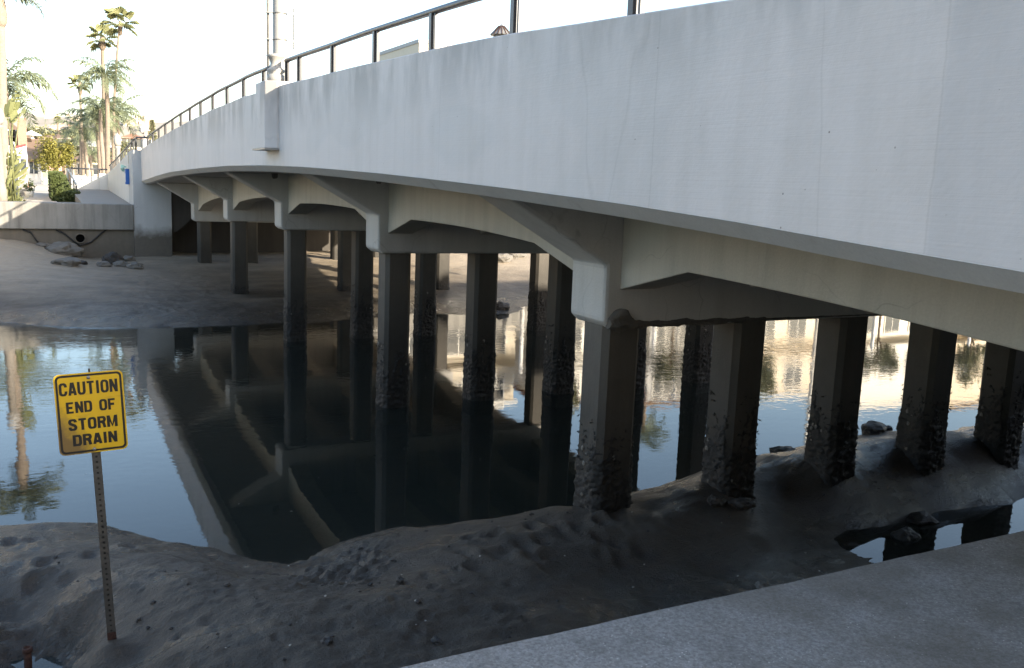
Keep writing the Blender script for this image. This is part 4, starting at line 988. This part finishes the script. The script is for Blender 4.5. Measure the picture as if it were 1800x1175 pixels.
for px, py, Y, fl, lab, sd_ in ((177, 178, 68, 2.2, "feather palm with pale straight trunk between the dark trunk and the tallest fan palm", 51), (160, 262, 90, 1.6, "small young feather palm low behind the palm trunks", 57), (150, 232, 86, 2.2, "feather palm with low hazy crown behind the slim fan palm", 63)):
    t_ = hp(px, py, Y); feather_palm((t_.x, Y, GZF), t_.z-.5, .15, .11, 13, fl, lab, PG, M_FROND, sd_, False, M_TRUNKP)
t_ = hp(101, 208, 210); fan_palm((t_.x, 210, GZF), t_.z-.2, .22, .18, 20, .8, "far round headed palm standing alone on the skyline", PG, 31)
t_ = hp(1178, 8, 52); feather_palm((t_.x, 52, GZF), t_.z-2.2, .2, .15, 18, 2.6, "palm whose frond tips just show above the bridge parapet", PG, M_FROND, 44, False, M_TRUNKB)

# giant bird of paradise by the far lamp: broad paddle leaves on stalks
bp = empty("paddle_plant", gp(14, 36.5), "large paddle leaved bird of paradise plant beside the left edge lamp post", "plant")
m_ = MB(); mst = MB(); rs = random.Random(5)
def paddle(m, mst, base, tip, w_, side, rs, bend=.25):
    """leaf blade between base and tip, folded on its midrib, with a few tears"""
    a, b = Vector(base), Vector(tip); t = (b-a); l = t.length; t.normalize(); s = Vector(side).normalized(); nm = t.cross(s).normalized(); n = 14
    for sg_ in (-1, 1):
        for k in range(n):
            if rs.random() < (.10 if w_ > .135 else .16): continue
            q = []
            for kk, e in ((k, 0), (k+1, 0), (k+1, 1), (k, 1)):
                u = kk/n; ww = w_*(math.sin(math.pi*min(.98, u*.93+.05)))**.55; mid = a+t*l*u+nm*bend*l*(u-u*u)
                q.append(mid+(s*sg_*ww+nm*ww*.35)*e)
            m.quad(*q)
    mst.tube([a, b], [.02, .008], 5)
for (x0, y0, x1, y1, ww) in [(20, 216, 13, 180, .24), (24, 200, 27, 160, .17), (14, 205, 20, 172, .14), (34, 205, 43, 188, .10), (18, 312, 44, 281, .13), (16, 318, 49, 293, .12), (20, 300, 38, 264, .11), (22, 296, 26, 262, .10), (14, 300, 14, 268, .10), (18, 330, 46, 306, .10), (14, 335, 42, 318, .09), (16, 345, 38, 330, .08), (12, 320, 31, 296, .11), (14, 345, 30, 318, .09), (12, 352, 24, 332, .08), (10, 330, 20, 292, .09)]:
    A = hp(x0, y0, 36.5+rs.uniform(-.4, .4)); B = hp(x1, y1, 36.5+rs.uniform(-.6, .6))
    paddle(m_, mst, A, B, ww, _rt, rs, rs.uniform(-.2, .2)); ft = Vector(gp(14, 36.5))+Vector((rs.uniform(-.2, .2), rs.uniform(-.2, .2), 0))
    mst.tube([ft, ft.lerp(A, .5)+Vector((0, 0, .15)), A], [.035, .025, .015], 5)
child(m_, "leaves", M_BOP, bp); child(mst, "stalks", M_STALK, bp)
# low spiky plants at the pavement edge
m_ = MB(); rs = random.Random(9); c = Vector(gp(24, 38.2))
for k in range(60):
    a = rs.uniform(0, 6.3); e = rs.uniform(.3, 1.3); l = rs.uniform(.4, .75); d = Vector((math.cos(a)*math.cos(e), math.sin(a)*math.cos(e), math.sin(e))); o_ = c+Vector((rs.uniform(-.35, .35), rs.uniform(-.6, .6), 0)); s = d.cross(Vector((0, 0, 1))).normalized()*.035
    m_.add([o_-s, o_+s, o_+d*l*.6+s*.8, o_+d*l*.6-s*.8, o_+d*l+Vector((0, 0, -.15*l))], [(0, 1, 2, 3), (3, 2, 4)])
thing_mesh(m_, "spiky_plant", M_BOP, "low spiky strap leaved plant at the pavement edge", "plant")
# street tree, hedge
b_ = gp(97, 56); t_ = hp(97, 233, 56)
broad_tree(b_, t_.z-GZF, 1.22, "round yellow green street tree beside the pavement", 5200, .075, M_FICUS, 3, squash=(1.02, 1.0, 1.08))
def hedge_box(m, x0, x1, y0, y1, z0, z1, n, s, seed):
    rs = random.Random(seed)
    m.box(x0+.08, x1-.08, y0+.08, y1-.08, z0, z1-.08)
    for _ in range(n):
        f = rs.random(); x = rs.uniform(x0, x1); y = rs.uniform(y0, y1); z = rs.uniform(z0, z1); e = rs.uniform(-.03, .1)
        if f < .3: z = z1-e
        elif f < .62: y = y0+e
        elif f < .82: x = x0+e
        else: x = x1-e
        p = Vector((x, y, z)); a = Vector((rs.gauss(0, 1), rs.gauss(0, 1), rs.gauss(0, 1))).normalized(); b = a.orthogonal(); l = s*rs.uniform(.7, 1.3)
        m.add([p-a*l, p+b*l*.5, p+a*l, p-b*l*.5], [(0, 1, 2, 3)])
hA, hB, hC = hp(91, 350, 40), hp(112, 305, 40), hp(143, 340, 40)
m_ = MB(); hedge_box(m_, hA.x, hB.x-.03, 40, 50, GZF, hB.z+.02, 2600, .05, 4); hedge_box(m_, hB.x, hC.x-.05, 40.3, 47, GZF, hC.z+.05, 1800, .05, 6)
for k in range(5): hedge_box(m_, hB.x+.05, hC.x-.3, 42+k*1.6, 44+k*1.6, GZF, hC.z+.12*(k+1), 500, .05, 10+k)
thing_mesh(m_, "hedge", M_HEDGE, "clipped green hedge stepping up beside the sloping path", "hedge")
# sloped handrail in the hedge, and the cross rail on the white wall
hr = empty("handrail", (hp(120, 300, 45).x, 43, 2.5), "pale sloping handrail along the hedge", "handrail")
a = hp(119, 297, 47); b = hp(135, 326, 40.5)
child(MB().bar(a, b, .07, .05), "rail", M_GALV, hr)
for t in (.02, .35, .65, .97):
    p = a.lerp(b, t); child(MB().box(p.x-.025, p.x+.025, p.y-.025, p.y+.025, 2.3, p.z), "handrail_post", M_RAIL, hr)
cw = empty("garden_wall", (1.6, 45.4, 2.3), "white rendered wall closing the end of the sloping path", "wall")
wl, wr_, wt = hp(124, 310, 45.4), hp(193, 310, 45.4), hp(160, 310, 45.4)
child(MB().box(wl.x, 2.77, 45.3, 45.55, 2.0, wt.z), "wall", M_WHITE, cw)
child(MB().box(2.42, 2.78, 45.15, 45.29, 2.0, wt.z+.13), "end_pillar", M_WHITE, cw)
rl = hp(150, 297, 45.4)
cr_ = child(MB().tube([(wl.x-.1, 45.42, rl.z), (2.78, 45.42, rl.z)], .032, 8), "railing", M_RAIL, cw)
for x in (wl.x, 1.7, 2.45): child(MB().box(x-.03, x+.03, 45.39, 45.45, wt.z-.01, rl.z), "railing_post", M_RAIL, cr_)
bw = hp(92, 312, 48); bw2 = hp(100, 345, 48)
thing_mesh(MB().box(bw.x-.05, bw2.x-.16, 47, 52, GZF, bw.z), "block_wall", M_GSTUC, "short grey block wall at the left of the hedge", "wall")

# lamp posts, box dispenser, utility box, planter
def acorn_lamp(px, Y, ytop, label, wpx):
    b = gp(px, Y); z1 = hp(px, ytop, Y).z; o = empty("street_lamp", b, label, "lamp post", "lamp posts with acorn globes beyond the seawall"); h = z1-GZF; r = wpx/2*Y*1.09/FPX
    child(MB().lathe(b, [(r*1.35, -.05), (r*1.35, .5), (r*1.15, .6), (r, .8), (r*.85, h-.75), (r*1.2, h-.7), (r*1.2, h-.62)], 16), "post", M_LAMPC if px < 100 else M_LPOLE, o)
    child(MB().lathe((b[0], b[1], b[2]+h-.62), [(r*.9, 0), (r*1.45, .12), (r*1.5, .32), (r*1.1, .5), (r*.3, .60), (.01, .66)], 16), "globe", M_GLOBE, o)
    return o
acorn_lamp(0, 34.6, 186, "thick pale lamp post with acorn globe at the left edge of the photo", 11)
acorn_lamp(208, 49.5, 235, "white lamp post with frosted globe beyond the ramp wall", 7)
dp = empty("bag_dispenser", (2.77, 35, 3.3), "blue bag dispenser box fixed to the ramp wall with a mint bag hanging", "dispenser")
y0 = 34.2
child(MB().box(2.66, 2.779, y0, y0+.36, 3.03, 3.55), "box", M_BLUE, dp, .01); child(MB().box(2.655, 2.66, y0+.1, y0+.26, 3.12, 3.4), "panel", M_WSTUC, dp)
child(MB().box(2.65, 2.779, y0-.01, y0+.37, 3.552, 3.60), "lid", M_WSTUC, dp)
m_ = MB(); m_.add(*lumpy(2.62, y0+.5, 3.58, .1, .1, .12, 3, 2, .6)); child(m_, "bag", M_BAG, dp)
thing_mesh(MB().box(2.762, 2.779, 34.30, 34.40, 3.72, 4.04), "wall_plate", M_CREAM, "narrow beige plate on the ramp wall above the blue dispenser", "plate")
thing_mesh(MB().lathe((3.16, 32.7, 4.19), [(.115, 0), (.115, .30), (.125, .31), (.125, .34), (.02, .36)], 18), "bollard", M_WHITE, "short white cylinder standing on the far end of the bridge", "bollard")
q = at(82, 325, Z=GZF); s_ = q.y*1.02/FPX
ub = empty("utility_box", q, "pale green utility box standing on the far pavement", "utility box")
child(MB().box(q.x-5*s_, q.x+5*s_, q.y, q.y+.6, GZF, GZF+19*s_), "cabinet", M_GREENBOX, ub, .03); child(MB().box(q.x-4*s_, q.x+4*s_, q.y-.02, q.y-.001, GZF+2*s_, GZF+17*s_), "door", M_GREENBOX, ub)
# white picket gate and pots by the house
def fence(px0, px1, Y, h, n, label):
    a, b = gp(px0, Y), gp(px1, Y); o = empty("picket_gate", a, label, "gate")
    m = MB(); m.box(a[0], b[0], Y+.03, Y+.06, GZF+.25, GZF+.33); m.box(a[0], b[0], Y+.03, Y+.06, GZF+h-.3, GZF+h-.22); child(m, "rails", M_WSTUC, o)
    for k in range(n):
        x = a[0]+(b[0]-a[0])*k/(n-1); child(MB().box(x-.035, x+.035, Y, Y+.029, GZF, GZF+h), "picket", M_GSTUC, o)
fence(33, 46, 47, .95, 7, "grey picket gate at the left of the far pavement")
def pot(px, Y, s, lab):
    b = gp(px, Y); o = empty("potted_plant", b, lab, "plant", "pots along the far pavement"); child(MB().lathe(b, [(s*.5, 0), (s*.7, s*.9), (s*.6, s*.9)], 12), "pot", M_WSTUC, o)
    m = MB(); leafy(m, (b[0], b[1], b[2]+s*1.5), s, 160, s*.2, int(px)); child(m, "foliage", M_HEDGE, o)
pot(49, 45, .28, "white pot with a clipped plant nearest along the far pavement"); pot(52, 52, .3, "white pot with a leafy plant farther along the far pavement")

# ------------------------------------------------------------------ houses
def building(name, label, x0, x1, y0, y1, z1, wall, roof, rtype="flat", wins=(), group=None, z0=GZF, eave=.4, rh=1.5, chimney=None, bands=(), cat="house"):
    o = empty(name, ((x0+x1)/2, y0, z0), label, cat, group)
    w_ = child(MB().box(x0, x1, y0, y1, z0-.3, z1), "wall", wall, o)
    m = MB()
    if rtype == "flat": m.box(x0-eave*.4, x1+eave*.4, y0-eave*.4, y1+eave*.4, z1+.002, z1+.25)
    elif rtype == "gable":
        ym = (y0+y1)/2; m.prism([(y0-eave, z1-.05), (ym, z1+rh), (y1+eave, z1-.05), (y1+eave, z1+.1), (ym, z1+rh+.15), (y0-eave, z1+.1)], 0, x0-eave, x1+eave)
        m.prism([(y0+.01, z1+.002), (y1-.01, z1+.002), (ym, z1+rh-.05)], 0, x0+.02, x1-.02)
    else:
        xm = min((x1-x0), (y1-y0))/2; ym = (y0+y1)/2; a = [(x0-eave, y0-eave, z1+.002), (x1+eave, y0-eave, z1+.002), (x1+eave, y1+eave, z1+.002), (x0-eave, y1+eave, z1+.002)]; rdg = [(x0+xm, ym, z1+rh), (x1-xm, ym, z1+rh)]
        m.add(a+rdg, [(0, 1, 2, 3), (0, 1, 5, 4), (1, 2, 5), (2, 3, 4, 5), (3, 0, 4)])
    rf = child(m, "roof", roof, o)
    for (u, v, ww, hh) in wins:
        x = x0+(x1-x0)*u; z = z0+v
        f = child(MB().box(x-.07, x+ww+.07, y0-.06, y0-.001, z-.07, z+hh+.07), "window", M_WSTUC, o)
        g = MB(); g.box(x, x+ww/2-.03, y0-.075, y0-.061, z, z+hh); g.box(x+ww/2+.03, x+ww, y0-.075, y0-.061, z, z+hh); child(g, "pane", M_GLASS, f)
    for (v, d) in bands:
        bb = child(MB().box(x0, x1, y0-d, y0-.001, z0+v, z0+v+.18), "balcony", wall, o)
        mm = MB(); mm.box(x0+.05, x1-.05, y0-d+.02, y0-d+.06, z0+v+.95, z0+v+1.02)
        for x in np.arange(x0+.1, x1, .9): mm.box(x-.02, x+.02, y0-d+.03, y0-d+.05, z0+v+.18, z0+v+.95)
        child(mm, "balcony_rail", M_WSTUC, bb)
    if chimney:
        cx, cy_, cw_, ct = chimney
        cm = child(MB().box(cx-cw_/2, cx+cw_/2, cy_, cy_+cw_, z1-.5, ct), "chimney", M_BRICK, o); child(MB().box(cx-cw_*.28, cx+cw_*.28, cy_+cw_*.2, cy_+cw_*.8, ct+.001, ct+.25), "chimney_pot", M_GALV, cm)
    return o
# left: brick chimney house with white siding, a porch house further on
Y = 66; a, b = hp(-30, 240, Y), hp(42, 243, Y); ch = hp(38, 209, Y)
building("house", "white sided house with brown hip roof and tall red brick chimney by the pavement", a.x, b.x, Y, Y+9, b.z, M_WSTUC, M_ROOF, "hip", [(.72, 2.6, .7, .9), (.72, .7, .7, 1.1), (.4, 2.6, .8, .9)], chimney=(ch.x, Y-.9, .5, ch.z), rh=1.4)
bk = hp(44, 262, 64.4); thing_mesh(MB().box(hp(39, 262, 64.4).x, hp(47, 262, 64.4).x, 64.4, 65.5, GZF, hp(40, 300, 64.4).z), "garden_wall", M_BRICK, "low red brick pier below the banner", "wall")
Y = 86; a, b = hp(40, 278, Y), hp(72, 280, Y)
building("house", "low white porch house with brown gable roof farther along the pavement", a.x-3, b.x, Y, Y+10, b.z-.2, M_WSTUC, M_ROOF, "gable", [(.55, .8, .9, 1.1), (.8, .8, .6, 1.1)], rh=1.8)
Y = 112; a, b = hp(44, 240, Y), hp(72, 240, Y)
building("beach_house", "white two storey house with open roof deck behind the banner", a.x, b.x, Y, Y+8, hp(60, 258, Y).z, M_WSTUC, M_WSTUC, "flat", [(.1, .8, 1, 1.3), (.6, .8, 1, 1.3), (.1, 2.6, .8, .8)], bands=[(2.4, 1.0)])
c_ = hp(55, 229, Y); pv = empty("roof_canopy", (c_.x, Y+2, 4), "white umbrella shaped canopy above the roof deck", "canopy")
child(MB().lathe((c_.x, Y+2, c_.z-.5), [(1.0, 0), (1.02, .05), (.1, .5), (.02, .55)], 8, False), "canopy", M_WSTUC, pv); child(MB().lathe((c_.x, Y+2, hp(55, 258, Y).z+.25), [(.25, 0), (.25, c_.z-.45-hp(55, 258, Y).z-.25)], 8), "post", M_WSTUC, pv)
# banner hanging from the chimney house
bn = empty("banner", hp(38, 275, 62), "hanging banner with red top band above pale blue cloth", "banner")
A, B, C_, D_ = hp(26, 258, 62), hp(45, 253, 62), hp(45.5, 257, 62), hp(27, 262, 62)
def slab(m, q, t=.02):
    m.add([*q, *[Vector(p)+Vector((0, t, 0)) for p in q]], [(0, 1, 2, 3), (7, 6, 5, 4), (0, 4, 5, 1), (1, 5, 6, 2), (2, 6, 7, 3), (3, 7, 4, 0)])
m_ = MB(); slab(m_, [A, B, C_, D_]); child(m_, "red_band", M_RED, bn)
m_ = MB(); slab(m_, [D_, C_, hp(49, 279, 62), hp(42, 277, 62)]); child(m_, "cloth", M_LBLUE, bn); child(MB().tube([A, hp(24, 250, 62.4), hp(20, 252, 65.9)], .03, 6), "pole", M_WSTUC, bn)
# condominium rows
def condo(px0, px1, ytop, Y, label, wall, roof, rows=2, seed=0):
    a, b = hp(px0, ytop, Y), hp(px1, ytop, Y); n = max(3, int((b.x-a.x)/3)); H_ = a.z-GZF
    wins = [(k/n+.03, H_-1.9-r*2.9, 1.6, 1.3) for k in range(n) for r in range(rows)]
    building("apartment_block", label, a.x, b.x, Y, Y+12, a.z-.6, wall, roof, "hip", wins, rh=1.0, bands=[(H_-3.1, 1.1)], cat="apartment")
condo(66, 134, 236, 170, "long pink apartment block with brown roof behind the street tree", M_PINK, M_ROOF, 2)
condo(118, 206, 248, 140, "low apartment block with white balcony rails behind the palm trunks", M_CREAM, M_WSTUC, 2)
condo(212, 262, 236, 160, "cream apartment block with brown roof right of the white globe lamp", M_CREAM, M_TILE, 2)
Y = 92; a, b = hp(128, 284, Y), hp(196, 284, Y)
building("house", "low cream cottage behind the white garden wall and palm trunks", a.x, b.x, Y, Y+8, hp(150, 283, Y).z, M_CREAM, M_ROOF, "hip", [(.12, .9, .7, .9), (.5, .9, .9, .9), (.78, .9, .7, .9)], rh=.9)
# right: houses across the channel (seen mirrored in the water), one showing its top over the parapet
HG = "houses on the far bank right of the bridge"
specs = [(14.5, 20.5, 39, 6.9, M_CREAM, M_WSTUC, "flat", "cream two storey house nearest the bridge on the far bank"), (22, 27.5, 38, 7.0, M_WSTUC, M_TILE, "hip", "white two storey house with clay roof second from the bridge"), (28.2, 33, 38.5, 7.6, M_GSTUC, M_ROOF, "flat", "grey sided house third from the bridge"),
         (34.5, 42, 38, 7.6, M_CREAM, M_WSTUC, "flat", "wide cream house with flat white roof fourth from the bridge"), (43, 50, 38.5, 9.0, M_WSTUC, M_WSTUC, "flat", "tall white flat roofed house fifth from the bridge"), (51.5, 60, 38, 9.6, M_CREAM, M_TILE, "hip", "cream house with clay roof sixth from the bridge"), (61.5, 72, 38.5, 10.2, M_GSTUC, M_WSTUC, "flat", "large grey house seventh from the bridge"), (74, 88, 38, 11, M_WSTUC, M_ROOF, "hip", "last white house far along the bank")]
for (x0, x1, y0, z1, wm, rm, rt_, lab) in specs:
    n = 3; wins = [(.08+k*.31, v, 1.2, 1.4) for k in range(n) for v in (.9, 3.7)]
    building("house", lab, x0, x1, y0, y0+9, z1, wm, rm, rt_, wins, HG, rh=1.2, bands=[(2.9, .9)])
a, b = hp(737, 70, 62), hp(795, 70, 62)
building("apartment_block", "cream building whose flat parapet just shows over the bridge railing", a.x, b.x, 62, 72, hp(766, 72, 62).z-.26, M_CREAM, M_GSTUC, "flat", [(.2, 2, 1, 1.4), (.6, 2, 1, 1.4)], cat="apartment", eave=.15)
LG = "houses on the far bank left of the pavement"  # nearest is mirrored in the water; the rest added unseen for warm bounce
for (x0, x1, y0, z1, wm, rm, rt_, lab) in [(-9.5, -2.6, 38.5, 7.6, M_CREAM, M_TILE, "hip", "cream house with clay roof nearest the far pavement"), (-18, -11, 37.5, 8.4, M_WSTUC, M_ROOF, "flat", "unseen white flat roofed house second from the far pavement, added for bounce light"), (-28, -19.5, 38, 9.0, M_CREAM, M_ROOF, "hip", "unseen tall cream house third from the far pavement, added for warm bounce light"), (-42, -30, 37.5, 8.8, M_PINK, M_TILE, "hip", "unseen pink house last along the left bank, added for warm bounce light")]:
    building("house", lab, x0, x1, y0, y0+9, z1, wm, rm, rt_, [(.08+k*.31, v, 1.2, 1.4) for k in range(3) for v in (.9, 3.5)], LG, rh=1.2, bands=[(2.9, .9)])
# mooring poles and shrubs on that bank
for k, (x, h) in enumerate([(17.2, 4.2), (19.5, 3.6), (21.6, 5.2), (23.8, 3.6), (26.4, 4.4), (29, 3.8), (33.5, 12.2), (37.5, 4.3), (45, 4.4)]):
    m = MB().lathe((x, 32.2, -.3), [(.09, 0), (.09, h), (.02, h+.12)], 10)
    thing_mesh(m, "mooring_pole", M_POLE, "tall white flagpole rising from the far bank right of the bridge" if h > 10 else "white mooring pole standing by the far seawall right of the bridge", "pole", None if h > 10 else "white mooring poles on the far bank", base=(x, 32.2, -.3))
for k, (x, h, r) in enumerate([(21.2, 5.5, 1.5), (27.9, 4.2, 1.2), (33.8, 5.0, 1.3), (42.6, 4.6, 1.3), (50.8, 5.4, 1.5), (60.8, 5.0, 1.4)]):
    broad_tree((x, 36.2, GZF), h, r, ["tallest leafy garden tree by the first gap between far bank houses", "small round garden tree between white and grey houses", "garden tree beside the tall flagpole", "garden tree left of the tall white house", "dense garden tree between white and clay roofed houses", "garden tree before the large grey house"][k], 1500, .16, M_TREE, 60+k, "garden trees on the far bank right of the bridge")
# unseen near bank houses, added to block sky and sun and bounce warm light
building("house", "unseen cream stucco house added behind the camera to block sky and bounce warm light", -24, -3.5, -14, -2.6, 9.6, M_CREAM, M_ROOF, "hip", [], "unseen houses on the near bank", z0=1.9)
building("house", "unseen dark shingled house added behind the camera to block sky light", -1.5, 2.4, -16, -9.5, 5.2, M_SHINGLE, M_ROOF, "hip", [], "unseen houses on the near bank", z0=1.9)
building("house", "unseen tall shingled house added right of the bridge approach to shade the mud", 14, 24.5, -16, -2.5, 9.5, M_SHINGLE, M_ROOF, "hip", [], "unseen houses on the near bank", z0=1.9)
building("house", "unseen three storey shingled house, largest on the near bank, shaped to shade the far sand", 27, 56, -16, -2.5, 11.5, M_SHINGLE, M_ROOF, "flat", [], "unseen houses on the near bank", z0=1.9)
# lantern on the far side of the bridge: ribbed conical cap
Lq = at(882, 42, X=12.95); Lz = bot(Lq.y)+.3
ln = empty("street_lamp", (Lq.x, Lq.y, Lz), "lantern with ribbed conical cap standing behind the bridge parapet", "lamp post")
child(MB().lathe((Lq.x, Lq.y, 1.0), [(.09, 0), (.07, 1.0), (.06, Lq.z-1.9)], 10), "pole", M_RAIL, ln)
cp = child(MB().lathe((Lq.x, Lq.y, Lq.z-.36), [(.33, 0), (.34, .02), (.10, .26), (.0, .36)], 16, False), "cap", M_GALV, ln)
m_ = MB()
for k in range(16):
    a = k*math.pi/8; m_.bar((Lq.x+.345*math.cos(a), Lq.y+.345*math.sin(a), Lq.z-.35), (Lq.x+.1*math.cos(a), Lq.y+.1*math.sin(a), Lq.z-.08), .03, .02)
child(m_, "rib", M_RUST, cp)
child(MB().lathe((Lq.x, Lq.y, Lq.z-.9), [(.12, 0), (.24, .08), (.24, .53)], 16), "lantern_glass", M_GLOBE, ln)

# ------------------------------------------------------------------ distance: trees, pine, hills
tl = [(24, 224, 240, 4.0), (52, 224, 235, 3.6), (62, 220, 250, 3.8), (75, 223, 260, 4.2), (86, 226, 245, 3.4), (106, 229, 230, 3.0), (122, 227, 240, 3.6), (133, 224, 250, 3.8), (110, 246, 120, 2.0), (121, 240, 112, 1.8), (192, 262, 115, 2.2), (150, 266, 112, 1.6), (225, 250, 130, 1.6)]
dirn = ["at the far left behind the chimney", "right of the red chimney", "left of centre on the skyline", "behind the roof canopy", "left of the lone round palm", "right of the lone round palm", "behind the street tree crown", "left of the slim fan palm", "beside the street tree, lower", "beside the street tree, upper", "between the dark palm trunks", "left of the palm trunks", "right of the globe lamp"]
for k, (px, py, Y, r) in enumerate(tl):
    t_ = hp(px, py, Y); broad_tree((t_.x, Y, GZF), t_.z-GZF, r, "dusty green far tree "+dirn[k], 900, r*.16, M_TREE, 100+k, "trees on the far skyline", squash=(1.25, 1, .8), tr=.2)
t_ = hp(267, 210, 180); pn = empty("pine_tree", (t_.x, 180, GZF), "dark pointed pine beyond the far end of the bridge railing", "tree")
child(MB().tube([(t_.x, 180, GZF-.2), (t_.x, 180, t_.z)], [.25, .04], 7), "trunk", M_BARK, pn); m_ = MB(); rs = random.Random(3)
H_ = t_.z-GZF
for k in range(1500):
    u = rs.random()**.7; z = GZF+H_*(.15+.85*u); rr = (1-u)*1.9+.15; a = rs.choice([0, .9, 1.8, 2.7, 3.6, 4.5, 5.4])+u*9+rs.uniform(-.25, .25); q = rs.random()
    p = Vector((t_.x+math.cos(a)*rr*q, 180+math.sin(a)*rr*q, z-q*.3)); d = Vector((math.cos(a), math.sin(a), rs.uniform(-.3, .4)))*.4; s = Vector((0, 0, .1)); m_.add([p-s, p+d, p+s], [(0, 1, 2)])
child(m_, "crown", M_TREE, pn)
xs = np.linspace(-900, 2600, 140); yy = np.linspace(1500, 2600, 14); HX, HY = np.meshgrid(xs, yy)
prof = np.sin(np.pi*np.clip((HY-1500)/1100, 0, 1)*.5)**1.2
HZ = GZF-4+prof*(112+30*fbm(HX, HY, 1/420., 3, 4)+16*fbm(HX, HY, 1/120., 8, 3)-np.clip((HX-300)/30, 0, 30))
grid_mesh("hills", HX, HY, HZ, M_HILL, "structure", "pale dry hills along the skyline", "hills")
# pale houses dotted on the hillside
rs = random.Random(4)
for k in range(46):
    px = rs.choice([rs.uniform(222, 262), rs.uniform(60, 140), rs.uniform(225, 262)]); Yk = rs.uniform(1750, 2300); X_ = hp(px, 240, Yk).x
    pr = math.sin(math.pi*(Yk-1500)/1100*.5)**1.2
    z = float(GZF-4+pr*(112+30*fbm(np.array([X_]), np.array([Yk]), 1/420., 3, 4)[0]+16*fbm(np.array([X_]), np.array([Yk]), 1/120., 8, 3)[0]-np.clip((X_-300)/30, 0, 30)))
    s = rs.uniform(6, 10); m = MB(); m.box(X_-s, X_+s, Yk-s, Yk+s, z-8, z+5); m.prism([(Yk-s-1, z+5.01), (Yk, z+8), (Yk+s+1, z+5.01)], 0, X_-s-1, X_+s+1)
    thing_mesh(m, "hillside_house", rs.choice([M_WSTUC, M_PINK, M_CREAM]), "tiny pale house dotted on the distant hillside", "house", "tiny houses dotted on the distant hillside")
